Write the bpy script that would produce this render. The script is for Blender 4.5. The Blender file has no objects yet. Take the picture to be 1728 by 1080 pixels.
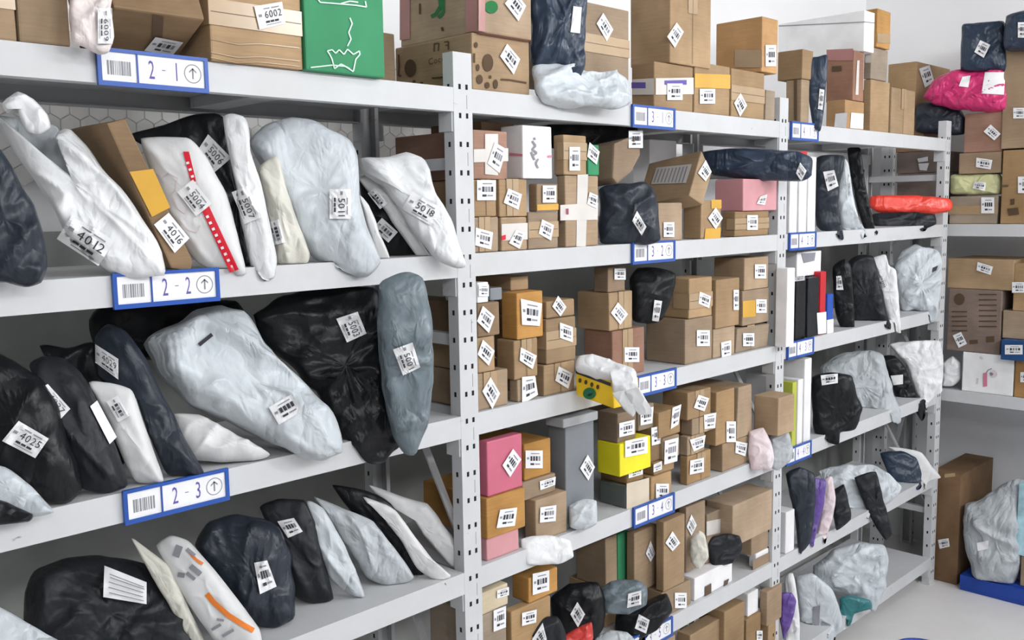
import bpy, bmesh, math, random
from mathutils import Vector, Matrix, noise
from mathutils.bvhtree import BVHTree

# ------------------------------------------------------------------ camera
S = bpy.context.scene
COL = S.collection
FPX = 1595.08
CAM = Vector((-1.5292, -1.6752, 1.8387))
YAW, PITCH, ROLL = 0.783757, 0.118408, 0.0159125
_f = Vector((math.cos(YAW)*math.cos(PITCH), math.sin(YAW)*math.cos(PITCH), -math.sin(PITCH)))
_r0 = Vector((math.sin(YAW), -math.cos(YAW), 0))
_d0 = _f.cross(_r0)
RGT = math.cos(ROLL)*_r0 + math.sin(ROLL)*_d0
DWN = -math.sin(ROLL)*_r0 + math.cos(ROLL)*_d0
FWD = _f
cam_d = bpy.data.cameras.new('camera')
cam_d.sensor_width = 36.0
cam_d.lens = FPX/1728*36.0
cam_d.clip_start = 0.02
cam = bpy.data.objects.new('camera', cam_d)
COL.objects.link(cam)
m = Matrix((RGT, -DWN, -FWD)).transposed().to_4x4()
m.translation = CAM
cam.matrix_world = m
S.camera = cam

# ------------------------------------------------------------------ world, lights, exposure
w = bpy.data.worlds.new('world'); S.world = w; w.use_nodes = True
w.node_tree.nodes['Background'].inputs[0].default_value = (0.92, 0.96, 1.0, 1)
w.node_tree.nodes['Background'].inputs[1].default_value = 0.3
S.view_settings.view_transform = 'Standard'
S.view_settings.look = 'None'
S.view_settings.exposure = 0.0
S.view_settings.gamma = 1.0
S.view_settings.use_curve_mapping = False
CEIL = 3.45
LAMPS = [(-2.3, -1.25, 4.0), (-0.1, -1.25, 5.0), (1.9, -1.25, 8.0), (-2.3, -3.5, 58.0), (-0.1, -3.5, 70.0), (2.2, -3.5, 104.0)]
for lx, ly, lw in LAMPS:
    for k in (-0.35, 0.35):
        ld = bpy.data.lights.new('tube_light', 'POINT')
        ld.shadow_soft_size = 0.22
        ld.energy = lw; ld.color = (0.975, 0.99, 1.0)
        lo = bpy.data.objects.new('tube_light', ld)
        lo.location = (lx+k, ly, CEIL-0.36)
        COL.objects.link(lo)

# ------------------------------------------------------------------ pixel to ray helpers
def ray(px, py):
    return FWD + RGT*((px-864)/FPX) + DWN*((py-540)/FPX)
def PY(px, py, y):
    d = ray(px, py); return CAM + d*((y-CAM.y)/d.y)
def PX(px, py, x):
    d = ray(px, py); return CAM + d*((x-CAM.x)/d.x)
def PZ(px, py, z):
    d = ray(px, py); return CAM + d*((z-CAM.z)/d.z)

# ------------------------------------------------------------------ materials
MATS = {}
def new_mat(name, rgb, rough=0.6, spec=0.4, metal=0.0, emit=None):
    mt = bpy.data.materials.new(name); mt.use_nodes = True
    b = mt.node_tree.nodes['Principled BSDF']
    b.inputs['Base Color'].default_value = (*rgb, 1)
    b.inputs['Roughness'].default_value = rough
    b.inputs['Specular IOR Level'].default_value = spec
    b.inputs['Metallic'].default_value = metal
    if emit:
        b.inputs['Emission Color'].default_value = (*emit[:3], 1)
        b.inputs['Emission Strength'].default_value = emit[3]
    MATS[name] = mt
    return mt, mt.node_tree, b
def nd(t, typ, **kw):
    n = t.nodes.new(typ)
    for k, v in kw.items():
        if k in n.inputs: n.inputs[k].default_value = v
        else: setattr(n, k, v)
    return n
def mixc(t, fac, a, b, blend='MIX'):
    n = t.nodes.new('ShaderNodeMix'); n.data_type = 'RGBA'; n.blend_type = blend
    for sock, v in ((n.inputs[0], fac), (n.inputs[6], a), (n.inputs[7], b)):
        if hasattr(v, 'links'): t.links.new(v, sock)
        elif isinstance(v, tuple): sock.default_value = (*v, 1) if len(v) == 3 else v
        else: sock.default_value = v
    return n.outputs[2]
def ramp(t, src, p0, p1, c0=(0,0,0,1), c1=(1,1,1,1)):
    n = t.nodes.new('ShaderNodeValToRGB'); e = n.color_ramp.elements
    e[0].position = p0; e[1].position = p1; e[0].color = c0; e[1].color = c1
    t.links.new(src, n.inputs[0]); return n.outputs[0]
def bump(t, b, src, strength, dist=0.01, prev=None):
    n = t.nodes.new('ShaderNodeBump'); n.inputs['Strength'].default_value = strength
    n.inputs['Distance'].default_value = dist
    t.links.new(src, n.inputs['Height'])
    if prev is not None: t.links.new(prev.outputs[0], n.inputs['Normal'])
    t.links.new(n.outputs[0], b.inputs['Normal']); return n
def coords(t, scale=(1,1,1), rot=(0,0,0)):
    c = t.nodes.new('ShaderNodeTexCoord'); mp = t.nodes.new('ShaderNodeMapping')
    mp.inputs['Scale'].default_value = scale; mp.inputs['Rotation'].default_value = rot
    t.links.new(c.outputs['Object'], mp.inputs[0]); return mp.outputs[0]

def cardboard(name, rgb, var=0.16):
    mt, t, b = new_mat(name, rgb, 0.72, 0.25)
    oi = t.nodes.new('ShaderNodeObjectInfo')
    v = coords(t)
    n1 = nd(t, 'ShaderNodeTexNoise', Scale=7.0, Detail=4.0); t.links.new(v, n1.inputs['Vector'])
    wv = nd(t, 'ShaderNodeTexNoise', Scale=1.0, Detail=2.0); t.links.new(coords(t, (14, 14, 220)), wv.inputs['Vector'])
    dk = tuple(c*0.78 for c in rgb); lt = tuple(min(1, c*1.16+0.01) for c in rgb)
    base = mixc(t, ramp(t, n1.outputs[0], 0.3, 0.72), dk, lt)
    base = mixc(t, 0.16, base, wv.outputs[0], 'OVERLAY')
    hs = t.nodes.new('ShaderNodeHueSaturation')
    mr = nd(t, 'ShaderNodeMapRange'); mr.inputs['To Min'].default_value = 1-var; mr.inputs['To Max'].default_value = 1+var
    t.links.new(oi.outputs['Random'], mr.inputs[0]); t.links.new(mr.outputs[0], hs.inputs['Value'])
    sm = nd(t, 'ShaderNodeMath', operation='MULTIPLY'); sm.inputs[1].default_value = 7.13
    fr = nd(t, 'ShaderNodeMath', operation='FRACT')
    m2 = nd(t, 'ShaderNodeMapRange'); m2.inputs['To Min'].default_value = 0.78; m2.inputs['To Max'].default_value = 1.12
    t.links.new(oi.outputs['Random'], sm.inputs[0]); t.links.new(sm.outputs[0], fr.inputs[0]); t.links.new(fr.outputs[0], m2.inputs[0])
    t.links.new(m2.outputs[0], hs.inputs['Saturation'])
    t.links.new(base, hs.inputs['Color']); t.links.new(hs.outputs[0], b.inputs['Base Color'])
    bump(t, b, n1.outputs[0], 0.25, 0.012)
    return mt
def plastic(name, rgb, rough=0.38, wr=0.5, scale=9.0, spec=0.5, tint=None):
    mt, t, b = new_mat(name, rgb, rough, spec)
    v = coords(t, (1, 1, 0.55), (0.4, 0.5, 0.2))
    n1 = nd(t, 'ShaderNodeTexNoise', Scale=scale, Detail=3.0, Roughness=0.5, Distortion=0.9); t.links.new(v, n1.inputs['Vector'])
    # sharp creases: ridge of the noise
    sb = nd(t, 'ShaderNodeMath', operation='SUBTRACT'); sb.inputs[1].default_value = 0.5; t.links.new(n1.outputs[0], sb.inputs[0])
    ab = nd(t, 'ShaderNodeMath', operation='ABSOLUTE'); t.links.new(sb.outputs[0], ab.inputs[0])
    n2 = nd(t, 'ShaderNodeTexNoise', Scale=scale*4.5, Detail=2.0, Distortion=1.2); t.links.new(v, n2.inputs['Vector'])
    p = bump(t, b, ab.outputs[0], wr*1.6, 0.05)
    bump(t, b, n2.outputs[0], wr*0.7, 0.008, p)
    n3 = nd(t, 'ShaderNodeTexNoise', Scale=3.0, Detail=2.0); t.links.new(v, n3.inputs['Vector'])
    c2 = tint or tuple(c*0.86 for c in rgb)
    t.links.new(mixc(t, ramp(t, n3.outputs[0], 0.35, 0.7), rgb, c2), b.inputs['Base Color'])
    return mt
def plain(name, rgb, rough=0.5, spec=0.35, var=0.1, scale=8.0):
    mt, t, b = new_mat(name, rgb, rough, spec)
    n1 = nd(t, 'ShaderNodeTexNoise', Scale=scale, Detail=3.0); t.links.new(coords(t), n1.inputs['Vector'])
    t.links.new(mixc(t, ramp(t, n1.outputs[0], 0.3, 0.7), tuple(c*(1-var) for c in rgb), tuple(min(1, c*(1+var)) for c in rgb)), b.inputs['Base Color'])
    return mt

cardboard('card', (0.345, 0.232, 0.130))
cardboard('card_dark', (0.250, 0.160, 0.085))
cardboard('card_grey', (0.311, 0.235, 0.160))
cardboard('card_red', (0.319, 0.176, 0.122))
cardboard('card_orange', (0.437, 0.218, 0.050))
cardboard('card_pale', (0.504, 0.420, 0.286))
cardboard('card_brown', (0.185, 0.113, 0.063), 0.05)
cardboard('card_mauve', (0.227, 0.172, 0.143), 0.05)
plain('box_green', (0.045, 0.25, 0.115), 0.6, 0.2)
plain('box_pink', (0.55, 0.135, 0.205), 0.4)
plain('box_palepink', (0.60, 0.29, 0.31), 0.45)
plain('box_white', (0.80, 0.79, 0.80), 0.5)
plain('box_grey', (0.20, 0.215, 0.235), 0.45)
plain('box_greylid', (0.42, 0.44, 0.46), 0.45)
plain('box_yellow', (0.85, 0.56, 0.015), 0.4)
plain('box_lime', (0.78, 0.70, 0.02), 0.4)
plain('edge_lime', (0.46, 0.50, 0.07), 0.5)
plain('box_blue', (0.02, 0.07, 0.20), 0.4)
plain('box_red', (0.55, 0.02, 0.03), 0.35)
plain('box_foam', (0.88, 0.88, 0.88), 0.7)
plain('box_cream', (0.62, 0.54, 0.42), 0.6)
plain('box_greygreen', (0.11, 0.125, 0.115), 0.5)
plain('box_skyblue', (0.42, 0.66, 0.74), 0.45, 0.3, 0.25, 20)
plastic('bag_film', (0.69, 0.70, 0.72), 0.3, 0.2, 5, 0.5)
plastic('bag_white', (0.80, 0.81, 0.82), 0.38, 0.42, 7, 0.5)
plastic('bag_whitesoft', (0.74, 0.74, 0.74), 0.45, 0.22, 5, 0.4)
plastic('bag_grey', (0.50, 0.535, 0.56), 0.36, 0.5, 8, 0.5)
plastic('bag_lightgrey', (0.60, 0.645, 0.68), 0.36, 0.45, 7, 0.5)
plastic('bag_bluegrey', (0.155, 0.195, 0.22), 0.36, 0.5, 8, 0.5)
plastic('bag_black', (0.009, 0.010, 0.012), 0.36, 0.22, 9, 0.25)
plastic('bag_charcoal', (0.018, 0.020, 0.024), 0.42, 0.22, 8, 0.25)
plastic('bag_navy', (0.022, 0.029, 0.042), 0.38, 0.3, 8, 0.35)
plastic('bag_blue', (0.024, 0.040, 0.070), 0.34, 0.34, 9, 0.4)
plastic('bag_pinkish', (0.78, 0.66, 0.62), 0.5, 0.5, 9, 0.4, (0.80, 0.76, 0.76))
plastic('bag_magenta', (0.62, 0.03, 0.16), 0.35, 0.5, 8, 0.5)
plastic('bag_cream', (0.70, 0.68, 0.60), 0.4, 0.4, 8, 0.5)
plastic('bag_purple', (0.13, 0.07, 0.32), 0.35, 0.5, 9, 0.5)
plastic('bag_teal', (0.03, 0.19, 0.20), 0.4, 0.4, 8, 0.5)
plastic('bag_red', (0.62, 0.05, 0.04), 0.35, 0.4, 8, 0.5)
plastic('bag_pink', (0.72, 0.55, 0.58), 0.4, 0.4, 9, 0.5, (0.75, 0.70, 0.72))
plastic('bag_yellowgreen', (0.66, 0.66, 0.36), 0.4, 0.3, 8, 0.5)
plastic('bag_coral', (0.85, 0.06, 0.035), 0.3, 0.25, 8, 0.5)
plain('paper', (0.80, 0.80, 0.81), 0.6, 0.2, 0.04, 30)
plain('ink', (0.055, 0.055, 0.065), 0.7, 0.1)
plain('ink_grey', (0.27, 0.27, 0.30), 0.7, 0.1)
plain('ink_brown', (0.10, 0.065, 0.04), 0.7, 0.1)
plain('ink_green', (0.03, 0.17, 0.06), 0.6, 0.1)
plain('ink_white', (0.62, 0.80, 0.68), 0.5, 0.2)
plain('ink_red', (0.66, 0.02, 0.04), 0.5, 0.2)
plain('ink_pink', (0.65, 0.22, 0.30), 0.6, 0.2)
plain('ink_palepink', (0.72, 0.62, 0.66), 0.6, 0.2)
plain('ink_orange', (0.75, 0.20, 0.03), 0.5, 0.2)
plain('ink_purple', (0.13, 0.10, 0.36), 0.5, 0.2)
plain('ink_blue', (0.03, 0.09, 0.42), 0.5, 0.2)
plain('tape_tan', (0.396, 0.275, 0.155), 0.22, 0.5)
plain('tape_orange', (0.619, 0.344, 0.043), 0.22, 0.5)
plain('tape_white', (0.636, 0.602, 0.568), 0.25, 0.5)
plain('tape_pink', (0.396, 0.181, 0.163), 0.3, 0.4)
plain('tape_dark', (0.12, 0.075, 0.045), 0.4, 0.3)
plain('frame_blue', (0.012, 0.075, 0.36), 0.35, 0.5)
plain('pallet_blue', (0.014, 0.06, 0.36), 0.4, 0.4)

def steel():
    mt, t, b = new_mat('steel_white', (0.74, 0.75, 0.76), 0.5, 0.3)
    n1 = nd(t, 'ShaderNodeTexNoise', Scale=5.0, Detail=5.0, Roughness=0.7); t.links.new(coords(t), n1.inputs['Vector'])
    n2 = nd(t, 'ShaderNodeTexNoise', Scale=38.0, Detail=3.0, Roughness=0.7); t.links.new(coords(t, (0.4, 1, 1)), n2.inputs['Vector'])
    c = mixc(t, ramp(t, n1.outputs[0], 0.4, 0.75), (0.575, 0.585, 0.60), (0.53, 0.53, 0.53))
    c = mixc(t, ramp(t, n2.outputs[0], 0.70, 0.76), c, (0.30, 0.29, 0.28))
    t.links.new(c, b.inputs['Base Color'])
steel()
plain('hole', (0.02, 0.02, 0.022), 0.8, 0.1)

def concrete():
    mt, t, b = new_mat('floor_concrete', (0.6, 0.58, 0.56), 0.4, 0.4)
    n1 = nd(t, 'ShaderNodeTexNoise', Scale=3.0, Detail=6.0, Roughness=0.65); t.links.new(coords(t), n1.inputs['Vector'])
    t.links.new(mixc(t, ramp(t, n1.outputs[0], 0.3, 0.75), (0.66, 0.64, 0.63), (0.76, 0.74, 0.73)), b.inputs['Base Color'])
concrete()
def wallm():
    mt, t, b = new_mat('wall_paint', (0.8, 0.8, 0.81), 0.8, 0.2)
    n1 = nd(t, 'ShaderNodeTexNoise', Scale=2.0, Detail=5.0); t.links.new(coords(t), n1.inputs['Vector'])
    t.links.new(mixc(t, ramp(t, n1.outputs[0], 0.3, 0.75), (0.84, 0.84, 0.85), (0.90, 0.90, 0.905)), b.inputs['Base Color'])
    n2 = nd(t, 'ShaderNodeTexNoise', Scale=90.0, Detail=2.0); t.links.new(coords(t), n2.inputs['Vector'])
    bump(t, b, n2.outputs[0], 0.1, 0.004)
wallm()
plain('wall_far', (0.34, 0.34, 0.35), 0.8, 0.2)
plain('wall_lower_grey', (0.36, 0.37, 0.35), 0.7, 0.2)  # darker grey for the lower part of the back wall
plain('hex_white', (0.90, 0.89, 0.87), 0.5)
new_mat('lamp_glow', (1, 1, 1), 0.5, 0.2, 0, (1.0, 1.0, 1.0, 6.0))

# ------------------------------------------------------------------ mesh helpers
RND = random.Random(7)
def tag(o, label=None, cat=None, group=None, kind=None):
    if label: o['label'] = label
    if cat: o['category'] = cat
    if group: o['group'] = group
    if kind: o['kind'] = kind
    return o
def link(name, verts, faces, mats, parent=None, origin=None, midx=None, smooth=False):
    """verts in world coordinates; the object's origin goes to `origin` (or the parent's)."""
    if origin is None:
        origin = parent.matrix_basis.translation.copy() if parent else Vector((0, 0, 0))
        if parent and parent.parent: origin = origin + parent.parent.matrix_basis.translation
    me = bpy.data.meshes.new(name)
    me.from_pydata([tuple(Vector(v)-origin) for v in verts], [], faces)
    for mm in (mats if isinstance(mats, (list, tuple)) else [mats]): me.materials.append(MATS[mm])
    if midx: me.polygons.foreach_set('material_index', midx)
    if smooth: me.polygons.foreach_set('use_smooth', [True]*len(me.polygons))
    me.update()
    o = bpy.data.objects.new(name, me); COL.objects.link(o)
    if parent: o.parent = parent
    else: o.location = origin
    return o
def empty(name, loc):
    o = bpy.data.objects.new(name, None); COL.objects.link(o); o.location = loc
    o.empty_display_size = 0.05
    return o
BOXF = [(0,1,3,2),(4,6,7,5),(0,4,5,1),(2,3,7,6),(0,2,6,4),(1,5,7,3)]
class MB:
    def __init__(s): s.v = []; s.f = []; s.m = []
    def box(s, x0, x1, y0, y1, z0, z1, mi=0):
        b = len(s.v)
        s.v += [(x, y, z) for x in (x0, x1) for y in (y0, y1) for z in (z0, z1)]
        s.f += [tuple(b+i for i in q) for q in BOXF]; s.m += [mi]*6
    def hexa(s, P, mi=0):           # 8 points: bottom 4 ccw, top 4
        b = len(s.v); s.v += [tuple(p) for p in P]
        for q in ((0,3,2,1),(4,5,6,7),(0,1,5,4),(1,2,6,5),(2,3,7,6),(3,0,4,7)):
            s.f.append(tuple(b+i for i in q)); s.m.append(mi)
    def bar(s, a, b_, w, h, up=Vector((0,0,1)), mi=0):
        a = Vector(a); b_ = Vector(b_); d = (b_-a).normalized()
        sd = d.cross(up).normalized()*(w/2); u2 = sd.cross(d).normalized()*(h/2)
        s.hexa([a-sd-u2, a+sd-u2, b_+sd-u2, b_-sd-u2, a-sd+u2, a+sd+u2, b_+sd+u2, b_-sd+u2], mi)
    def quad(s, P, mi=0):
        b = len(s.v); s.v += [tuple(p) for p in P]; s.f.append((b, b+1, b+2, b+3)); s.m.append(mi)
    def build(s, name, mats, parent=None, origin=None, smooth=False):
        return link(name, s.v, s.f, mats, parent, origin, s.m, smooth)

# glyph outlines of the built-in font as flat triangles
_gl = {}
def glyph(ch):
    if ch in _gl: return _gl[ch]
    cu = bpy.data.curves.new('g', 'FONT'); cu.body = ch; cu.resolution_u = 2; cu.fill_mode = 'FRONT'
    ob = bpy.data.objects.new('g', cu); COL.objects.link(ob)
    dg = bpy.context.evaluated_depsgraph_get(); dg.update()
    me = ob.evaluated_get(dg).to_mesh()
    vs = [(v.co.x, v.co.y) for v in me.vertices]; fs = [tuple(p.vertices) for p in me.polygons]
    adv = (max([v[0] for v in vs])+0.09) if vs else 0.3
    _gl[ch] = (vs, fs, adv)
    bpy.data.objects.remove(ob); bpy.data.curves.remove(cu)
    return _gl[ch]
def text2d(s, x0, y0, x1, y1, bold=0.0):
    """fit string into the box, returns verts, faces"""
    V = []; F = []; x = 0
    for ch in s:
        if ch == ' ': x += 0.35; continue
        vs, fs, adv = glyph(ch); b = len(V)
        V += [(a+x, c) for a, c in vs]; F += [tuple(b+i for i in f) for f in fs]; x += adv
    mx = max(v[0] for v in V); my = max(v[1] for v in V); ny = min(0, min(v[1] for v in V))
    return [(x0+(x1-x0)*a/mx, y0+(y1-y0)*(c-ny)/(my-ny)) for a, c in V], F

# ------------------------------------------------------------------ the room
ZT = [2.1186, 1.7301, 1.3379, 0.9443, 0.5422, 0.1364]      # shelf tops, top tier first
HB = 0.0554; WP = 0.0585; DR = 0.40                        # beam height, post width, rack depth
YW, XW = 0.66, 3.55                                        # wall faces
XL, YF = -7.0, -6.0
def slab(name, x0, x1, y0, y1, z0, z1, mat):
    b = MB(); b.box(x0, x1, y0, y1, z0, z1)
    o = b.build(name, mat, None, Vector((x0, y0, z0))); o['kind'] = 'structure'; return o
slab('floor', XL, XW, YF, YW, -0.1, 0.0, 'floor_concrete')
slab('ceiling', XL, XW, YF, YW, CEIL, CEIL+0.1, 'wall_far')
wall_b = slab('wall_back', XL, XW+0.1, YW, YW+0.1, 0.0, CEIL, 'wall_paint')
slab('wall_right', XW, XW+0.1, YF, YW, 0.0, CEIL, 'wall_paint')
slab('wall_left', XL-0.1, XL, YF, YW, 0.0, CEIL, 'wall_far')
slab('wall_front', XL, XW, YF-0.1, YF, 0.0, CEIL, 'wall_far')
slab('wall_panel_1', XL, XW, YW-0.012, YW-0.0005, 0.0, 1.80, 'wall_lower_grey')  # thin sheet making the lower back wall darker grey than the top
# hexagon tiles on the wall behind the left bay
def hex_tiles():
    R = 0.026; vs = []; fs = []
    for k, (rr, yy) in enumerate(((R*0.97, 0.0), (R*0.93, -0.003))):
        for i in range(6):
            a = math.pi/6+i*math.pi/3; vs.append((rr*math.cos(a), yy, rr*math.sin(a)))
    for i in range(6): fs.append((i, (i+1) % 6, 6+(i+1) % 6, 6+i))
    fs.append(tuple(range(6, 12)))
    me = bpy.data.meshes.new('hexagon_tile'); me.from_pydata(vs, [], fs); me.materials.append(MATS['hex_white'])
    base = wall_b.location
    row = 0; z = 1.93
    while z < 2.30:
        x = -1.62+(R*math.sqrt(3)/2 if row % 2 else 0)
        while x < 0.42:
            o = bpy.data.objects.new('hexagon_tile', me); COL.objects.link(o); o.parent = wall_b
            o.location = Vector((x, YW-0.0005, z))-base
            x += R*math.sqrt(3)
        z += R*1.5; row += 1
hex_tiles()
# tube lamps hung over the aisle
for i, (lx, ly, lw) in enumerate(LAMPS):
    t_ = empty('hanging_lamp', (lx, ly, CEIL))
    tag(t_, ['white tube lamp hung from the ceiling, leftmost over the aisle', 'white tube lamp hung from the ceiling above the middle of the aisle',
             'white tube lamp hung from the ceiling nearest the right wall',
             'white tube lamp of the far row, leftmost', 'white tube lamp of the far row, in its middle', 'white tube lamp of the far row, nearest the right wall'][i], 'lamp', 'tube lamps hung over the aisle')
    b = MB(); b.box(lx-0.75, lx+0.75, ly-0.06, ly+0.06, CEIL-0.13, CEIL-0.10); b.build('housing', 'steel_white', t_)
    for k in (-0.5, 0.5):
        b = MB(); b.box(lx+k-0.004, lx+k+0.004, ly-0.004, ly+0.004, CEIL-0.10, CEIL-0.0005); b.build('hanger', 'steel_white', t_)
    V = []; F = []
    for x in (lx-0.72, lx+0.72):
        for q in range(12): a_ = q*math.tau/12; V.append((x, ly+0.016*math.cos(a_), CEIL-0.15+0.016*math.sin(a_)))
    for q in range(12): F.append((q, (q+1) % 12, 12+(q+1) % 12, 12+q))
    F += [tuple(range(12))[::-1], tuple(range(12, 24))]
    link('tube', V, F, 'lamp_glow', t_)

# ------------------------------------------------------------------ the shelving racks
def post_mesh(holes=True, flip=False, h=2.2):
    """open C profile, front face at y=0, open to the back; local x centred"""
    b = MB(); t = 0.002; d = 0.036; w = WP/2
    b.box(-w, w, 0, t, 0, h); b.box(-w, -w+t, t, d, 0, h); b.box(w-t, w, t, d, 0, h)
    b.box(-w+t, -w+0.012, d-t, d, 0, h); b.box(w-0.012, w-t, d-t, d, 0, h)
    z = 0.06
    while z < h-0.05:
        for sx in (-0.010, 0.012):
            b.box(sx-0.0035, sx+0.0035, -0.0006, 0.0002, z-0.006, z+0.006, 1)
        b.box(-w-0.0006, -w+0.0002, 0.014, 0.021, z-0.006, z+0.006, 1)
        b.box(w-0.0002, w+0.0006, 0.014, 0.021, z-0.006, z+0.006, 1)
        if int(z/0.0665) % 2 == 0:
            b.box(0.0115, 0.0125, -0.0006, 0.0002, z+0.016, z+0.048, 2)
        z += 0.0665
    me = bpy.data.meshes.new('post')
    me.from_pydata(b.v, [], b.f)
    for mm in ('steel_white', 'hole', 'ink_grey'): me.materials.append(MATS[mm])
    me.polygons.foreach_set('material_index', b.m); me.update()
    return me
PM = post_mesh()
def rack(label, origin, rz, xs, tiers, posts_h=2.2, depth=DR):
    """xs: post centres along the rack's own x axis; front face at own y=0"""
    r = empty('shelving_rack', origin); r.rotation_euler = (0, 0, rz)
    tag(r, label, 'rack')
    def put(name, b, mat='steel_white'):
        me = bpy.data.meshes.new(name); me.from_pydata(b.v, [], b.f); me.materials.append(MATS[mat]); me.update()
        o = bpy.data.objects.new(name, me); COL.objects.link(o); o.parent = r; return o
    for x in xs:
        for back in (0, 1):
            o = bpy.data.objects.new('post', PM); COL.objects.link(o); o.parent = r
            o.location = (x, 0, 0)
            if back: o.location = (x, depth, 0); o.rotation_euler = (0, 0, math.pi)
            b = MB(); yy = 0 if not back else depth-0.045
            b.box(x-0.036, x+0.036, yy-0.004, yy+0.05, 0, 0.006); put('foot_plate', b)
        for z in (0.36, 0.95, 1.52, 1.945):
            b = MB(); b.box(x-0.012, x+0.012, 0.037, depth-0.037, z-0.014, z+0.014); put('side_brace', b)
        for z0, z1 in ((0.38, 0.93), (0.97, 1.50)):
            b = MB(); b.bar((x+0.016, 0.04, z0), (x+0.016, depth-0.04, z1), 0.006, 0.02, Vector((1, 0, 0))); put('diagonal_brace', b)
    for x0, x1 in zip(xs[:-1], xs[1:]):
        a, c = x0+WP/2, x1-WP/2
        for z in tiers:
            for back in (0, 1):
                b = MB(); y0 = 0.0 if not back else depth-0.03
                s = 1 if not back else -1; yf = 0.0005 if not back else depth-0.0005
                ys = sorted((yf, yf+s*0.003)); b.box(a, c, ys[0], ys[1], z-HB, z)
                ys = sorted((yf+s*0.003, yf+s*0.03)); b.box(a, c, ys[0], ys[1], z-0.003, z)
                b.box(a, c, ys[0], ys[1], z-HB, z-HB+0.003)
                # rolled lower lip
                bo = put('beam', b)
                for sx, xx in ((1, a), (-1, c)):
                    b = MB(); q = sorted((xx, xx+sx*0.004)); ys = sorted((yf+s*0.004, yf+s*0.05))
                    b.box(q[0], q[1], ys[0], ys[1], z-HB-0.045, z-HB-0.0005); put('beam_bracket', b).parent = bo
            b = MB(); b.box(a+0.002, c-0.002, 0.031, depth-0.031, z-0.022, z-0.0005)
            so = put('shelf_panel', b)
            for k in (0.3, 0.7):
                xx = a+(c-a)*k
                b = MB(); b.box(xx-0.035, xx+0.035, 0.035, depth-0.035, z-0.046, z-0.0225); put('support_channel', b).parent = so
    return r
XS = [-1.5, 0.0, 1.5, 3.0]
rack_main = rack('long white steel shelving rack of three bays with perforated posts', (0, 0, 0), 0.0, XS, ZT)
XE = 3.075
YE0 = 0.315
ZE = [1.7290, 0.9440]
# end rack faces the camera (-x); its own x axis runs along world -y
rack_end = rack('white steel shelving rack standing across the end of the aisle', (XE, YE0, 0), -math.pi/2, [0.0, 1.5], ZE, depth=0.42)

# ------------------------------------------------------------------ blue framed shelf signs
def shelf_sign(px0, px1, tier, txt, label, hgt=0.064, zoff=0.0, sx=1.0):
    zc = ZT[tier]-HB/2+zoff
    pm = (px0+px1)/2
    # x from pixel columns on the beam front
    def colx(px):
        lo = 0
        for py in range(0, 1080, 2):
            p = PY(px, py, -0.004)
            if p.z < zc: return p.x
        return PY(px, 1080, -0.004).x
    x0, x1 = colx(px0), colx(px1); z0, z1 = zc-hgt/2, zc+hgt/2
    t_ = empty('shelf_sign', ((x0+x1)/2, -0.003, z0)); tag(t_, label, 'sign', 'blue framed shelf signs')
    W = x1-x0; fr = 0.006
    b = MB(); b.box(x0, x1, -0.0085, -0.001, z0, z0+fr*1.4); b.box(x0, x1, -0.0085, -0.001, z1-fr, z1)
    b.box(x0, x0+fr*1.2, -0.0085, -0.001, z0+fr*1.4, z1-fr); b.box(x1-fr*1.2, x1, -0.0085, -0.001, z0+fr*1.4, z1-fr)
    xd = x0+W*0.345
    b.box(xd-0.0014, xd+0.0014, -0.0075, -0.0055, z0+fr*1.4, z1-fr)
    b.build('frame', 'frame_blue', t_)
    b = MB(); b.box(x0+0.001, x1-0.001, -0.0054, -0.0008, z0+0.001, z1-0.001); card = b.build('card', 'paper', t_)
    yf = -0.0058
    b = MB(); rr = random.Random(tier*10+int(px0)); x = x0+W*0.085; z_0 = z0+hgt*0.30; z_1 = z0+hgt*0.68
    while x < x0+W*0.285:
        ww = rr.choice((0.0012, 0.002, 0.0032))
        b.quad([(x, yf, z_0), (x+ww, yf, z_0), (x+ww, yf, z_1), (x, yf, z_1)]); x += ww+rr.choice((0.0012, 0.002))
    b.build('barcode', 'ink_grey', card)
    # number and the arrow in its circle
    V = []; F = []
    if txt:
        for ch, cx, hw in ((txt[0], 0.47, 0.028), ('-', 0.58, 0.02), (txt[1], 0.69, 0.026 if txt[1] != '1' else 0.017)):
            zz0, zz1 = (z0+hgt*0.28, z0+hgt*0.78) if ch != '-' else (z0+hgt*0.49, z0+hgt*0.55)
            tv, tf = text2d(ch, cx-hw, 0, cx+hw, 1); bb = len(V)
            V += [(x0+W*u, yf, zz0+(zz1-zz0)*v) for u, v in tv]; F += [tuple(bb+i for i in q) for q in tf]
        link('number', V, F, 'ink_purple', card)
    V = []; F = []; cx, cz, R = x0+W*0.855, z0+hgt*0.52, hgt*0.27
    for i in range(20):
        a = i*math.tau/20
        for q in (R, R*0.9): V.append((cx+q*math.cos(a)*0.98, yf, cz+q*math.sin(a)))
    for i in range(20): j = (i+1) % 20; F.append((2*i, 2*j, 2*j+1, 2*i+1))
    def q4(a, b_, c, d): n = len(V); V.extend([a, b_, c, d]); F.append((n, n+1, n+2, n+3))
    h = R*0.55; e = R*0.09
    q4((cx-e, yf, cz-h), (cx+e, yf, cz-h), (cx+e, yf, cz+h), (cx-e, yf, cz+h))
    for s in (-1, 1): q4((cx, yf, cz+h*1.1), (cx, yf, cz+h*0.75), (cx+s*h*0.75, yf, cz+h*0.1), (cx+s*h*0.75, yf, cz+h*0.45))
    link('arrow', V, F, 'ink_grey', card)
    return t_
shelf_sign(163, 350, 0, '21', 'blue framed shelf sign reading 2-1 on the top left beam')
shelf_sign(190, 369, 1, '22', 'blue framed shelf sign reading 2-2 below the leaning white parcels')
shelf_sign(208, 385, 2, '23', 'blue framed shelf sign reading 2-3 below the black parcels')
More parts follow.
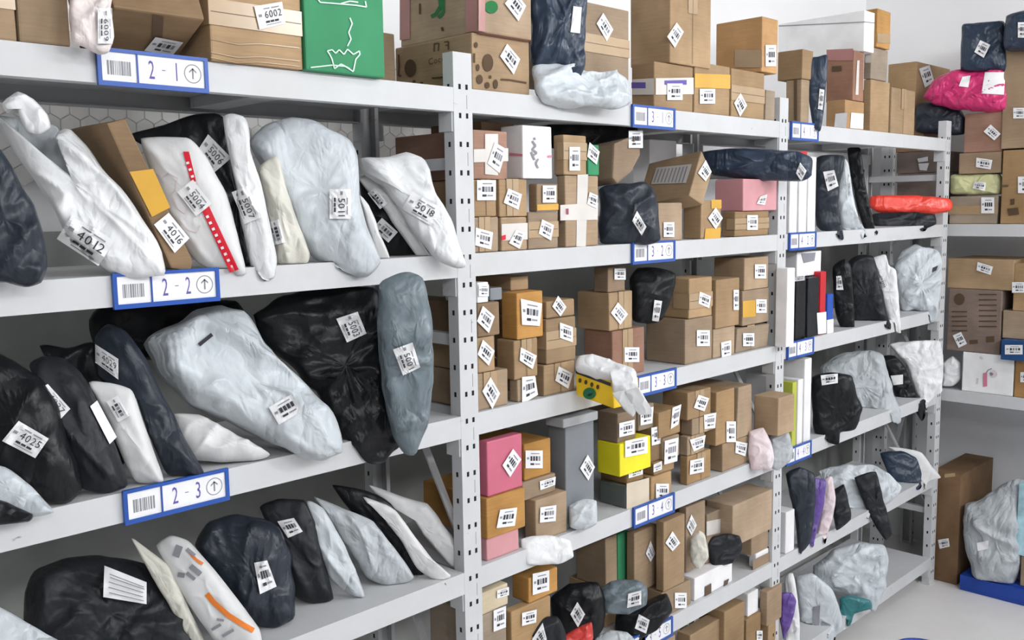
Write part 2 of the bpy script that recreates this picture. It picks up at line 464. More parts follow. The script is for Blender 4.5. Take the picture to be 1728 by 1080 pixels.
shelf_sign(1066, 1138, 0, '31', 'blue framed shelf sign on the top beam of the middle bay')
shelf_sign(1066, 1138, 1, '32', 'blue framed shelf sign below the black bag in the middle bay')
shelf_sign(1074, 1140, 2, '33', 'blue framed shelf sign right of the yellow box in the middle bay')
shelf_sign(1068, 1137, 3, '34', 'blue framed shelf sign under the cream box, fourth beam of the middle bay')
shelf_sign(1062, 1134, 4, '35', 'blue framed shelf sign on the fifth beam of the middle bay')
shelf_sign(1334, 1380, 0, '41', 'blue framed shelf sign on the top beam of the right bay')
shelf_sign(1331, 1376, 1, '42', 'shelf sign under the white packets on the right bay, second beam')
shelf_sign(1328, 1372, 2, '43', 'shelf sign under the black and red packets on the right bay')
shelf_sign(1326, 1368, 3, '44', 'shelf sign under the lime striped packets on the right bay')

# ------------------------------------------------------------------ parcel builders
SURF = {}
def reg(o, verts, faces): SURF[o.name] = BVHTree.FromPolygons([Vector(v) for v in verts], faces)
def quad_of(q):
    k = q[0]
    if k == 'R': _, a, b, c, d = q; return [(a, b), (c, b), (c, d), (a, d)]
    if k == 'D': _, a, b, c, d = q; mx, my = (a+c)/2, (b+d)/2; e = (c-a)*0.12; return [(a, my-e), (mx+e, b), (c, my+e), (mx-e, d)]
    if k == 'E': _, a, b, c, d = q; mx, my = (a+c)/2, (b+d)/2; e = (c-a)*0.12; return [(mx-e, b), (c, my-e), (mx+e, d), (a, my+e)]
    if k == 'A':                          # centre, w, h, angle clockwise
        _, cx, cy, w_, h_, an = q; an = math.radians(an); c, s = math.cos(an), math.sin(an)
        return [(cx+x*c-y*s, cy+x*s+y*c) for x, y in ((-w_/2, -h_/2), (w_/2, -h_/2), (w_/2, h_/2), (-w_/2, h_/2))]
    return list(q[1])
def mapper(o, quad):
    tr = SURF[o.name]; tl, tr_, br, bl = quad; flat = bool(o.get('_flat'))
    def pxy(u, v):
        x = (bl[0]*(1-u)+br[0]*u)*(1-v)+(tl[0]*(1-u)+tr_[0]*u)*v
        y = (bl[1]*(1-u)+br[1]*u)*(1-v)+(tl[1]*(1-u)+tr_[1]*u)*v
        return x, y
    c0 = None
    for u, v in ((.5, .5), (.4, .4), (.6, .6), (.5, .2), (.5, .8), (.2, .5), (.8, .5), (.2, .2), (.8, .2), (.2, .8), (.8, .8)):
        d = ray(*pxy(u, v)).normalized(); h = tr.ray_cast(CAM, d)
        if h[0] is not None: c0 = h; break
    if c0 is None: return None
    n0 = c0[1] if c0[1].dot(CAM-c0[0]) > 0 else -c0[1]
    def f(u, v, eps):
        d = ray(*pxy(u, v)).normalized(); h = tr.ray_cast(CAM, d)
        dn = d.dot(n0)
        t = (c0[0]-CAM).dot(n0)/dn if abs(dn) > 0.03 else (c0[0]-CAM).length
        pl = CAM+d*t
        nn = h[1] if h[0] is not None else None
        if h[0] is None or (h[0]-pl).length > 0.09 or (flat and abs(nn.dot(n0)) < .8): return pl-d*eps+n0*eps*0.6
        return h[0]-d*eps+n0*eps*0.6
    return f
def sheet(o, quad, name, mat, n=1, eps=0.0012, label=None):
    f = mapper(o, quad)
    if f is None: print('MISS', name, o.get('label')); return None
    V = []; F = []
    for j in range(n+1):
        for i in range(n+1): V.append(f(i/n, j/n, eps))
    for j in range(n):
        for i in range(n): a = j*(n+1)+i; F.append((a, a+1, a+n+2, a+n+1))
    s = link(name, V, F, mat, o, smooth=(n > 1))
    if label: s['label'] = label
    return s
def label_on(o, q, txt=None, n=None):
    """white courier label with its printed lines (and its number where it can be read)"""
    quad = quad_of(q); f = mapper(o, quad)
    if f is None: print('MISS label', o.get('label')); return
    n = n or (1 if o.get('_flat') else 14)
    e0, e1 = (.0034, .0040) if o.get('_flat') else (.0045, .0066)
    V = []; F = []; M = []
    for j in range(n+1):
        for i in range(n+1): V.append(f(i/n, j/n, e0))
    for j in range(n):
        for i in range(n): a = j*(n+1)+i; F.append((a, a+1, a+n+2, a+n+1)); M.append(0)
    def bar(u0, v0, u1, v1, k=1, m=1):
        for i in range(k):
            a = u0+(u1-u0)*i/k; c = u0+(u1-u0)*(i+1)/k
            bb = len(V); V.extend([f(a, v0, e1), f(c, v0, e1), f(c, v1, e1), f(a, v1, e1)]); F.append((bb, bb+1, bb+2, bb+3)); M.append(m)
    kk = 1 if n == 1 else 3
    if txt:
        bar(0.30, 0.80, 0.52, 0.85, 1, 2); bar(0.58, 0.80, 0.86, 0.85, 1, 2)
        bar(0.30, 0.20, 0.44, 0.29, 1); bar(0.47, 0.20, 0.60, 0.29, 1); bar(0.63, 0.20, 0.78, 0.29, 1); bar(0.30, 0.10, 0.86, 0.13, kk, 2)
    else:
        r = random.Random(int(quad[0][0]*7+quad[0][1]))
        bar(0.30, 0.80, 0.80, 0.85, kk, 2)
        x = 0.28
        for _ in range(4):
            bar(x, 0.42, x+0.11, 0.68, 1, 2 if r.random() < .5 else 1); x += 0.155
        bar(0.28, 0.18, 0.50, 0.29, 1, 1); bar(0.55, 0.20, 0.84, 0.27, 1, 2)
    bar(0.08, 0.50, 0.20, 0.62, 1, 2)
    lo = link('label', V, F, ['paper', 'ink', 'ink_grey'], o, midx=M, smooth=False)
    if txt:
        tv, tf = text2d(txt, 0.30, 0.40, 0.92, 0.72)
        link('number', [f(u, v, e1) for u, v in tv], tf, 'ink', lo)
    return lo
def text_on(o, q, s, mat='ink', name='lettering'):
    f = mapper(o, quad_of(q))
    if f is None: print('MISS text', s); return
    tv, tf = text2d(s, 0, 0, 1, 1)
    return link(name, [f(u, v, .003) for u, v in tv], tf, mat, o)
def disc_on(o, cx, cy, rx, ry, mat, name='printed_mark', k=16):
    f = mapper(o, [(cx-rx, cy-ry), (cx+rx, cy-ry), (cx+rx, cy+ry), (cx-rx, cy+ry)])
    if f is None: return
    V = [f(.5+.5*math.cos(i*math.tau/k), .5+.5*math.sin(i*math.tau/k), .0016) for i in range(k)]
    return link(name, V, [tuple(range(k))], mat, o)
def line_on(o, pts, wpx, mat, name='printed_mark', eps=.0017):
    """polyline printed on a surface"""
    xs = [p[0] for p in pts]; ys = [p[1] for p in pts]
    x0, x1, y0, y1 = min(xs)-wpx, max(xs)+wpx, min(ys)-wpx, max(ys)+wpx
    f = mapper(o, [(x0, y0), (x1, y0), (x1, y1), (x0, y1)])
    if f is None: return
    g = lambda x, y: f((x-x0)/(x1-x0), 1-(y-y0)/(y1-y0), eps)
    V = []; F = []
    for a, b in zip(pts[:-1], pts[1:]):
        dx, dy = b[0]-a[0], b[1]-a[1]; L = math.hypot(dx, dy) or 1; nx, ny = -dy/L*wpx/2, dx/L*wpx/2
        bb = len(V); V += [g(a[0]-nx, a[1]-ny), g(b[0]-nx, b[1]-ny), g(b[0]+nx, b[1]+ny), g(a[0]+nx, a[1]+ny)]; F.append((bb, bb+1, bb+2, bb+3))
    return link(name, V, F, mat, o)

def solid(name, P, mat, origin, bev=0.004, jit=0.0008, keep_base=True):
    """8 corner points -> slightly crushed, bevelled carton"""
    bm = bmesh.new()
    vs = []
    for i, p in enumerate(P):
        j = Vector((RND.uniform(-jit, jit), RND.uniform(-jit, jit), RND.uniform(-jit, 0) if i > 3 else 0))
        vs.append(bm.verts.new(Vector(p)+j))
    for q in ((0,3,2,1),(4,5,6,7),(0,1,5,4),(1,2,6,5),(2,3,7,6),(3,0,4,7)): bm.faces.new([vs[i] for i in q])
    bmesh.ops.recalc_face_normals(bm, faces=bm.faces)
    if bev: bmesh.ops.bevel(bm, geom=list(bm.edges), offset=bev, segments=2, profile=0.6, affect='EDGES')
    bm.verts.index_update()
    V = [v.co.copy() for v in bm.verts]; F = [tuple(v.index for v in f.verts) for f in bm.faces]
    bm.free()
    o = link(name, V, F, mat, None, origin)
    reg(o, V, F); o['_flat'] = 1
    return o
TOPZ = {}
def finish(o, label, cat, group, st=(), dc=()):
    tag(o, label, cat, group)
    for i, d in enumerate(dc): sheet(o, quad_of(d[1]), d[2] if len(d) > 2 else 'tape', d[0], 1 if o.get('_flat') else 6, (.0018+.0003*i) if o.get('_flat') else (.0022+.0007*i))
    for s in st:
        if isinstance(s[-1], str) and s[0] != 'T' and len(s[-1]) == 4: label_on(o, s[:-1], s[-1])
        else: label_on(o, s)
    return o
BAYS = ((-1.5, 0.0), (0.0, 1.5), (1.5, 3.0))
def bx(label, fl, fr, top, sup, mat='card', y=0.012, d=0.2, side=None, st=(), dc=(), name=None, group=None, tape=None, cat='box', bot=None, jit=0.0008, free=False):
    """carton whose front (parallel to the rack front, at depth y) spans pixel columns fl..fr, its top edge at pixel row `top`.
    sup: tier number, or the object (or height) it stands on."""
    z0 = ZT[sup] if isinstance(sup, int) else (sup if isinstance(sup, float) else TOPZ[sup.name])
    # find columns at the height of the box centre
    pm = (fl+fr)/2; z1 = PY(pm, top, y).z
    zc = (z0+z1)/2
    def col(px, yy):
        a, b = -400, 2400
        for _ in range(40):
            c = (a+b)/2
            if PY(px, c, yy).z > zc: a = c
            else: b = c
        return PY(px, c, yy).x
    x0, x1 = col(fl, y), col(fr, y)
    if not free:
        for a, b in BAYS:
            if a <= (x0+x1)/2 <= b: x0 = max(x0, a+WP/2+.003); x1 = min(x1, b-WP/2-.003)
    if side is not None:                      # depth from the far edge of the visible left side
        lo, hi = y+0.03, 0.6
        for _ in range(40):
            md = (lo+hi)/2
            q = Vector((x0, md, zc))-CAM; pxx = 864+FPX*q.dot(RGT)/q.dot(FWD)
            if pxx > side: lo = md
            else: hi = md
        d = min(lo-y, 0.38-y)
    z0 += 0.0008; x1 -= 0.0015
    if z1 < z0+0.01: print('THIN', label); z1 = z0+0.03
    P = [(x0, y, z0), (x1, y, z0), (x1, y+d, z0), (x0, y+d, z0), (x0, y, z1), (x1, y, z1), (x1, y+d, z1), (x0, y+d, z1)]
    nm = name or 'cardboard_box'
    o = solid(nm, P, mat, Vector(((x0+x1)/2, y+d/2, z0)), bev=min(0.004, (x1-x0)*.08), jit=jit)
    TOPZ[o.name] = z1
    k = tape if tape is not None else (RND.choice(('v', 'v', 'h', '', '')) if mat.startswith('card') else '')
    W = x1-x0; H = z1-z0; e = 0.0009
    tm = 'tape_orange' if mat == 'card_orange' else 'tape_tan'
    if 'o' in k: tm = 'tape_orange'
    if 'w' in k: tm = 'tape_white'
    tw = min(0.024, W*0.22)
    if 'v' in k:
        xc = (x0+x1)/2+RND.uniform(-.1, .1)*W
        b = MB(); b.box(xc-tw, xc+tw, y-e-.0012, y-.0018, z0+H*RND.choice((0.02, .55)), z1+.0008); b.box(xc-tw, xc+tw, y-e-.0012, y+d, z1+.0001, z1+.0008); b.build('tape', tm, o)
        b = MB(); b.box(xc-.0008, xc+.0008, y-e-.0015, y-e-.00125, z0+H*.02, z1); b.build('flap_seam', 'tape_dark', o)
    if 'h' in k:
        zc2 = z0+H*RND.uniform(.4, .6); tw = min(0.024, H*.22)
        b = MB(); b.box(x0+.002, x1-.002, y-e-.0015, y-e-.00125, zc2-.0008, zc2+.0008); b.build('flap_seam', 'tape_dark', o)
        b = MB(); b.box(x0-.0022, x1+.0006, y-e-.0012, y-.0018, zc2-tw, zc2+tw); b.box(x0-.0026, x0-.0020, y-.001, y+d*.6, zc2-tw, zc2+tw); b.build('tape', tm, o)
    g = group or ('cardboard boxes stacked in the middle bay' if 0 < (x0+x1)/2 < 1.5 else None)
    return finish(o, label, cat, g, st, dc)
def bxe(label, fl, fr, top, sup, mat='card', x=None, d=0.3, st=(), dc=(), name=None, tape=None, cat='box'):
    """carton on the end rack: front parallel to that rack's front (plane x), columns fl..fr"""
    x = XE+0.012 if x is None else x
    z0 = sup if isinstance(sup, float) else TOPZ[sup.name]
    pm = (fl+fr)/2; z1 = PX(pm, top, x).z; zc = (z0+z1)/2
    def col(px):
        a, b = -400, 2400
        for _ in range(40):
            c = (a+b)/2
            if PX(px, c, x).z > zc: a = c
            else: b = c
        return PX(px, c, x).y
    y1, y0 = col(fl), col(fr); z0 += 0.0008; y0 += 0.0015
    if z1 < z0+0.01: print('THIN', label); z1 = z0+0.03
    d = min(d, XW-0.02-x)
    P = [(x, y0, z0), (x+d, y0, z0), (x+d, y1, z0), (x, y1, z0), (x, y0, z1), (x+d, y0, z1), (x+d, y1, z1), (x, y1, z1)]
    o = solid(name or 'cardboard_box', P, mat, Vector((x+d/2, (y0+y1)/2, z0)))
    TOPZ[o.name] = z1
    if tape:
        tm = {'t': 'tape_tan', 'o': 'tape_orange', 'w': 'tape_white'}[tape]; zc2 = (z0+z1)/2; b = MB()
        b.box(x-.003, x-.002, y0-.002, y1+.002, zc2-.02, zc2+.02); b.build('tape', tm, o)
    return finish(o, label, cat, 'cardboard boxes on the end rack' if name is None else None, st, dc)
def prism(label, poly, y, d, mat, st=(), dc=(), name='cardboard_box', group=None, cat='box', skew=(0, 0), bev=.004):
    """leaning carton: front outline traced at depth y, drawn straight back by d"""
    F_ = [PY(px, py, y) for px, py in poly]; n = len(F_)
    B_ = [p+Vector((skew[0], d, skew[1])) for p in F_]
    bm = bmesh.new(); vs = [bm.verts.new(p) for p in F_+B_]
    bm.faces.new(vs[:n]); bm.faces.new(vs[n:][::-1])
    for i in range(n): j = (i+1) % n; bm.faces.new([vs[j], vs[i], vs[n+i], vs[n+j]])
    bmesh.ops.recalc_face_normals(bm, faces=bm.faces)
    bmesh.ops.bevel(bm, geom=list(bm.edges), offset=bev, segments=2, profile=.6, affect='EDGES')
    bm.verts.index_update(); V = [v.co.copy() for v in bm.verts]; FF = [tuple(v.index for v in f.verts) for f in bm.faces]; bm.free()
    zb = min(v.z for v in V); c = sum(V, Vector())/len(V)
    o = link(name, V, FF, mat, None, Vector((c.x, c.y, zb))); reg(o, V, FF); o['_flat'] = 1
    TOPZ[o.name] = max(v.z for v in V)
    return finish(o, label, cat, group, st, dc)

def spline(P, N):
    n = len(P); dense = []
    for i in range(n):
        p0, p1, p2, p3 = P[i-1], P[i], P[(i+1) % n], P[(i+2) % n]
        for k in range(8):
            t = k/8; t2 = t*t; t3 = t2*t
            cr = 0.5*((2*p1)+(p2-p0)*t+(2*p0-5*p1+4*p2-p3)*t2+(3*p1-p0-3*p2+p3)*t3)
            dense.append(cr*0.4+(p1*(1-t)+p2*t)*0.6)
    L = [0]
    for i in range(len(dense)): L.append(L[-1]+(dense[(i+1) % len(dense)]-dense[i]).length)
    out = []; j = 0
    for k in range(N):
        s = L[-1]*k/N
        while L[j+1] < s: j += 1
        f = (s-L[j])/max(1e-9, L[j+1]-L[j])
        out.append(dense[j].lerp(dense[(j+1) % len(dense)], f))
    return out
def bag(label, poly, pl, mat, tf=0.03, tb=0.03, tier=None, st=(), dc=(), name='parcel_bag', group=None, wr=0.006, full=4.0, fa=30, cat='bag', N=88, sc=14.0, ymin=None, lay=None, hang=True, zoff=0.0, under=None, parent=None, lump=.42):
    """soft parcel: outline traced on a tilted plane at its place, filled out to both sides.
    pl = (px, py, y, az, tilt): the plane goes through that point of the plane y; az turns its face left, tilt turns it up."""
    if pl[0] == 'z': p0 = PZ(pl[1], pl[2], ZT[tier]+.001); az, ti = pl[3], pl[4]
    elif pl[0] == 'x': p0 = PX(pl[1], pl[2], pl[3]); az, ti = pl[4], pl[5]
    elif pl[0] == 'Z': p0 = PZ(pl[1], pl[2], pl[3]); az, ti = pl[4], pl[5]
    else: p0 = PY(pl[0], pl[1], pl[2]); az, ti = pl[3], pl[4]
    tb *= .65
    az = math.radians(az); ti = math.radians(ti)
    n = Vector((-math.sin(az)*math.cos(ti), -math.cos(az)*math.cos(ti), math.sin(ti)))
    u = Vector((math.cos(az), -math.sin(az), 0)); v = n.cross(u); v = v if v.z > 0 else -v
    if n.dot(CAM-p0) < 0: n = -n
    pts = []
    for px, py in poly:
        d = ray(px, py); t = (p0-CAM).dot(n)/d.dot(n); q = CAM+d*t-p0
        pts.append(Vector((q.dot(u), q.dot(v))))
    ring = spline(pts, N); c = sum(ring, Vector((0, 0)))/N
    seed = (sum(p[0] for p in poly)*0.37+sum(p[1] for p in poly)*0.11) % 97
    for i in range(N):
        a = ring[i]; k = noise.noise(Vector((a.x*22, a.y*22, seed)))*0.004*(wr/0.006)
        ring[i] = a+(a-c).normalized()*k
    SS = (1.0, .982, .955, .92, .88, .83, .77, .70, .62, .54, .45, .36, .26, .16, .07)
    ca, sa = math.cos(math.radians(fa)), math.sin(math.radians(fa))
    def disp(a, side):
        x = a.x*ca+a.y*sa; y = -a.x*sa+a.y*ca
        r1 = 1-abs(noise.noise(Vector((x*sc*.35, y*sc, seed+side))))*2
        r2 = 1-abs(noise.noise(Vector((x*sc*1.3+5, y*sc*2.1, seed+3+side))))*2
        r3 = noise.noise(Vector((a.x*4.5, a.y*4.5, seed+9+side)))
        return r1, r2, r3
    V = []; F = []
    def vert(a, s, side):
        h = max(0.0, 1-s**full)**0.5
        r1, r2, r3 = disp(a, 0 if side > 0 else 40)
        T = tf if side > 0 else tb
        q1 = max(0, r1)**3; q2 = max(0, r2)**3
        hh = h*T*(1+lump*r3)+min(1, h*1.4)*wr*(1.5*(q1-.3)+.7*(q2-.3))*(1 if T > .012 else .4)
        return p0+u*a.x+v*a.y+n*side*max(hh, 0.0008)
    for side in (1, -1):
        b = len(V)
        for s in SS:
            for i in range(N):
                a = c+(ring[i]-c)*s
                V.append(vert(a, s, side) if s < 1 else p0+u*a.x+v*a.y)
        V.append(vert(c, 0, side)); K = len(SS)
        for k in range(K-1):
            for i in range(N):
                j = (i+1) % N; q = (b+k*N+i, b+k*N+j, b+(k+1)*N+j, b+(k+1)*N+i)
                F.append(q if side > 0 else q[::-1])
        for i in range(N):
            j = (i+1) % N; q = (b+(K-1)*N+i, b+(K-1)*N+j, b+K*N); F.append(q if side > 0 else q[::-1])
    # merge the two rims
    off = len(SS)*N+1
    F = [tuple((x-off if off <= x < off+N else x) for x in q) for q in F]
    if zoff: V = [p+Vector((0, 0, zoff)) for p in V]
    if tier is not None or under is not None:
        zt = ZT[tier] if tier is not None else under
        zu = (ZT[tier-1]-HB-.002) if tier else 9
        out = []
        for p in V:
            p = p.copy()
            if under is not None: p.z = max(p.z, zt+.0012)
            elif p.y > -0.004 or not hang:
                if hang and p.z < zt-.012 and p.y < .06: p.y = -.006
                elif p.z < zt+.0012: p.z = zt+.0012
                if p.z > zu: p.z = zu
                if not hang: p.y = max(p.y, .004)
            p.y = min(p.y, YW-.01)
            out.append(p)
        V = out
        lo = min(p.z for p in V)
        if lo > zt+.0015 and lo < zt+.06 and tier is not None: V = [p-Vector((0, 0, lo-zt-.0012)) for p in V]
    zb = min(p.z for p in V); cc = sum(V, Vector())/len(V)
    o = link(name, V, F, mat, parent, None if parent else Vector((cc.x, cc.y, zb)), smooth=True)
    if parent: return o
    reg(o, V, F); TOPZ[o.name] = max(p.z for p in V)
    return finish(o, label, cat, group, st, dc)

# ------------------------------------------------------------------ left bay, top shelf
GL = 'parcels leaning on the left bay shelves'
bx('plain cardboard box at the far left end of the top shelf', -75, 26, -70, 0, 'card', y=.01, d=.3, tape='h', group='boxes on the left top shelf')
bx('cardboard box with a vertical flap edge, left of the pinkish hanging bag', 29, 117, -60, 0, 'card', y=.004, d=.3, tape='', group='boxes on the left top shelf')
def tipped():
    p, q = PY(192, 12, -.03), PY(346, 33, -.03); x0, x1, zf = p.x, q.x, (p.z+q.z)/2
    a = Vector((0, .15, ZT[0]+.001-zf)); nrm = Vector((0, -a.z, a.y)).normalized()*.22
    P = [(x0, -.03, zf), (x1, -.03, zf), (x1, .12, ZT[0]+.001), (x0, .12, ZT[0]+.001)]
    P += [tuple(Vector(v)+nrm) for v in P]
    o = solid('cardboard_box', P, 'card_dark', Vector(((x0+x1)/2, .12, ZT[0])), jit=0)
    tag(o, 'brown cardboard box tipped back so its dark underside shows', 'box', 'boxes on the left top shelf')
    sheet(o, [(258, 24), (276, 28), (272, 92), (256, 92)], 'tape', 'tape_dark')
    label_on(o, ('Q', [(262, 61), (309, 70), (290, 93), (243, 84)]))
tipped()
bag('pinkish white soft bag hanging over the edge of the top shelf', [(118, -60), (188, -60), (190, 20), (191, 60), (183, 88), (168, 92), (140, 80), (120, 74), (117, 20)],
    (155, 85, -.045, 15, 6), 'bag_pinkish', .018, .03, None, st=[('Q', [(188, 14), (189, 74), (164, 74), (164, 14)], '6009')], group=GL, wr=.008)
b = bx('large cardboard box in stretch film with sticker 6002', 352, 509, -80, 0, 'card', y=-.012, d=.36, tape='h', st=[('Q', [(428, 11), (475, 3), (481, 40), (437, 50)], '6002')], group='boxes on the left top shelf')
for py in (66, 88, 97): line_on(b, [(356, py), (400, py+9), (440, py+8), (505, py+15)], 1.4, 'tape_tan', 'film_crease')
g = bx('bright green box with a white pot drawing on the top shelf', 513, 648, -90, 0, 'box_green', y=-.02, d=.34, name='green_box')
for pts in ([(556, 92), (552, 86), (560, 84), (566, 90), (572, 84), (580, 92), (586, 83), (596, 92), (606, 86), (607, 92), (600, 100), (596, 120)], [(556, 92), (560, 100), (564, 116)],
            [(590, 30), (594, 40), (588, 55), (592, 66), (586, 78)], [(524, 114), (560, 110), (582, 112), (596, 121)], [(564, 116), (575, 108), (590, 116)],
            [(534, -4), (540, 4), (565, 6), (600, 9), (618, 12), (616, 2)], [(575, 6), (590, 2), (604, 4)]):
    line_on(g, pts, 2.2, 'ink_white', 'white_drawing')
bx('dull cardboard box deep on the top shelf behind the green box', 640, 668, 55, 0, 'card', y=.22, d=.16, tape='', group='boxes on the left top shelf', free=True)
# ------------------------------------------------------------------ left bay, second shelf
bag('dark navy parcel bag drooping over the second shelf at the left edge', [(-40, 245), (0, 250), (28, 295), (58, 345), (74, 400), (79, 450), (72, 478), (45, 484), (10, 474), (-40, 470)],
    (50, 478, -.055, 18, 8), 'bag_navy', .035, .03, 1, group=GL, fa=60, wr=.009)
k = bag('crumpled white plastic bag with knotted handle and number 4012', [(-20, 186), (18, 214), (52, 244), (92, 278), (124, 303), (126, 296), (108, 262), (95, 228), (118, 218), (150, 250), (200, 312), (246, 380), (272, 425), (281, 466), (236, 470), (190, 464), (150, 432), (108, 385), (58, 302), (14, 240)],
    (270, 462, -.03, 28, 14), 'bag_white', .045, .035, 1, st=[('A', 146, 404, 84, 50, 33, '4012')], group=GL, fa=-35, wr=.012)
bag('', [(4, 176), (30, 155), (58, 168), (80, 194), (84, 214), (68, 226), (46, 221), (34, 198), (28, 176), (12, 190)], (60, 200, .03, 28, 14), 'bag_white', .016, .012, 1, parent=k, name='handle')
bag('', [(-10, 196), (40, 200), (96, 215), (126, 300), (92, 290), (40, 250)], (100, 240, .13, 28, 14), 'bag_grey', .006, .006, 1, parent=k, name='inner_side')
prism('long narrow brown carton with orange tape and sticker 4016', [(180, 208), (212, 200), (326, 440), (322, 457), (289, 453)], .004, .2, 'card_dark',
      st=[('Q', [(284, 359), (319, 402), (294, 427), (259, 379)], '4016')], dc=[('tape_orange', ('Q', [(218, 290), (258, 285), (287, 350), (256, 366)]))], group=GL)
r = bag('white mailer with a red stripe and sticker 5004', [(238, 234), (318, 233), (346, 262), (384, 330), (402, 400), (416, 464), (385, 462), (335, 445), (300, 400), (262, 310)],
    (412, 462, -.008, 32, 10), 'bag_whitesoft', .028, .018, 1, group=GL, fa=-60, wr=.003)
for q in ([(309, 256), (319, 256), (334, 318), (326, 322)], [(341, 356), (353, 348), (403, 455), (388, 460)]):
    sheet(r, q, 'red_stripe', 'ink_red', 6, .002)
for q in ([(272, 300), (285, 292), (300, 300), (296, 322), (285, 330)], [(292, 335), (300, 352), (312, 360), (318, 350)], [(305, 372), (318, 388), (332, 392), (338, 380)], [(258, 290), (270, 296), (278, 310)]):
    line_on(r, q, 1.8, 'ink_palepink', 'printed_curl')
for j in range(9):
    px_, py_ = 350+j*5.1, 366+j*10.4
    sheet(r, quad_of(('A', px_, py_, 4.5, 5, 65)), 'white_lettering', 'paper', 1, .0042)
for j in range(4):
    sheet(r, quad_of(('A', 317+j*4, 276+j*11, 4, 5, 72)), 'white_lettering', 'paper', 1, .0042)
label_on(r, ('A', 329, 334, 52, 34, 52), '5004')
bag('black parcel bag behind the red striped mailer with sticker 5006', [(215, 228), (280, 212), (330, 192), (362, 188), (378, 196), (388, 250), (402, 330), (425, 452), (412, 460), (395, 400), (368, 330), (330, 280), (250, 250)],
    (424, 455, .05, 30, 8), 'bag_black', .014, .02, 1, st=[('Q', [(352, 227), (391, 267), (362, 292), (335, 253)], '5006')], group=GL, fa=-60)
bag('slim white plastic mailer with number 5007 behind the black bag', [(376, 196), (392, 190), (412, 196), (420, 212), (418, 240), (440, 310), (458, 390), (468, 440), (462, 470), (440, 472), (424, 452), (408, 380), (395, 300), (382, 240)],
    (460, 466, -.006, 34, 6), 'bag_white', .03, .03, 1, st=[('A', 417, 345, 58, 30, 68, '5007')], group=GL, fa=-70, wr=.006)
bag('short cream packet in clear wrap between two white mailers', [(436, 282), (462, 264), (472, 270), (484, 320), (505, 380), (524, 430), (515, 450), (472, 452), (460, 400), (446, 340)],
    (515, 448, .01, 38, 6), 'bag_cream', .025, .03, 1, st=[('A', 468, 392, 40, 20, 74)], group=GL, fa=-70)
g5 = bag('large bulging pale grey bag with sticker 5011', [(420, 240), (445, 212), (490, 197), (540, 208), (592, 238), (604, 262), (606, 330), (622, 390), (642, 440), (618, 470), (582, 462), (530, 438), (500, 400), (470, 330), (440, 280)],
    (620, 462, -.02, 32, 8), 'bag_lightgrey', .05, .04, 1, st=[('Q', [(592, 320), (592, 370), (556, 370), (556, 320)], '5011')], group=GL, fa=40, wr=.006)
bag('thin white mailer standing right of the large pale grey bag', [(606, 330), (622, 345), (640, 390), (658, 436), (640, 440), (625, 400)], (655, 437, .012, 40, 4), 'bag_whitesoft', .012, .02, 1, group=GL)
bag('black bag with a small sticker in front of mailer 5018', [(606, 300), (630, 310), (660, 350), (700, 410), (712, 434), (660, 438), (640, 400), (612, 340)], (705, 436, .06, 38, 4), 'bag_black', .02, .02, 1, st=[('A', 650, 388, 36, 24, 42)], group=GL)
bag('narrow white mailer folded against mailer 5018', [(604, 300), (622, 292), (640, 310), (672, 350), (705, 400), (728, 436), (706, 436), (680, 400), (645, 350), (618, 320)], (725, 436, .02, 36, 4), 'bag_whitesoft', .015, .018, 1, st=[('A', 638, 334, 34, 16, 52)], group=GL)
bag('white plastic bag with number 5018 leaning against the perforated post', [(606, 268), (650, 264), (685, 257), (712, 266), (722, 285), (732, 320), (764, 375), (775, 415), (787, 450), (770, 452), (735, 438), (705, 400), (672, 350), (640, 305), (610, 292)],
    (780, 446, -.05, 30, 9), 'bag_white', .035, .016, 1, st=[('A', 712, 352, 56, 34, 30, '5018')], group=GL, fa=-50, wr=.008)
# ------------------------------------------------------------------ left bay, third shelf
bag('black parcel bag with sticker 4025 on the third shelf', [(-40, 570), (20, 585), (70, 618), (100, 668), (122, 740), (138, 800), (112, 826), (60, 824), (0, 800), (-40, 770)],
    (115, 826, .004, 28, 14), 'bag_black', .04, .015, 2, st=[('Q', [(32, 711), (83, 741), (60, 774), (4, 745)], '4025')], group=GL, fa=50)
bag('grey white bag corner at the left edge of the third shelf', [(-40, 738), (5, 752), (30, 770), (52, 786), (92, 829), (50, 836), (-40, 806)], (60, 832, -.035, 25, 20), 'bag_lightgrey', .02, .02, 2, group=GL)
bag('dark bag corner below the grey white bag at the left edge', [(-40, 806), (10, 818), (54, 838), (46, 851), (-40, 858)], (40, 850, -.05, 20, 20), 'bag_black', .018, .016, 2, group=GL)
bag('flat black bag standing deep between stickers 4027 and 4029', [(66, 574), (110, 578), (160, 570), (190, 650), (215, 770), (160, 790), (110, 660)], (200, 780, .14, 30, 6), 'bag_black', .018, .018, 2, group=GL)
bag('black parcel bag with sticker 4027 and a blank white tag', [(72, 592), (108, 598), (136, 620), (158, 660), (186, 722), (208, 780), (214, 812), (180, 823), (135, 815), (108, 730), (82, 660), (50, 606)],
    (212, 816, -.002, 34, 12), 'bag_charcoal', .035, .03, 2, st=[('Q', [(80, 648), (118, 690), (97, 712), (66, 656)], '4027')], dc=[('paper', ('Q', [(151, 686), (163, 676), (196, 738), (184, 750)]), 'tag')], group=GL, fa=-60)
bag('slim grey white mailer wedged beside the black bag 4027', [(150, 642), (185, 644), (222, 656), (238, 700), (262, 768), (276, 812), (232, 813), (212, 780), (182, 705)],
    (274, 812, .0, 38, 10), 'bag_whitesoft', .022, .025, 2, st=[('A', 200, 690, 40, 22, 60)], group=GL, fa=-60, wr=.003)
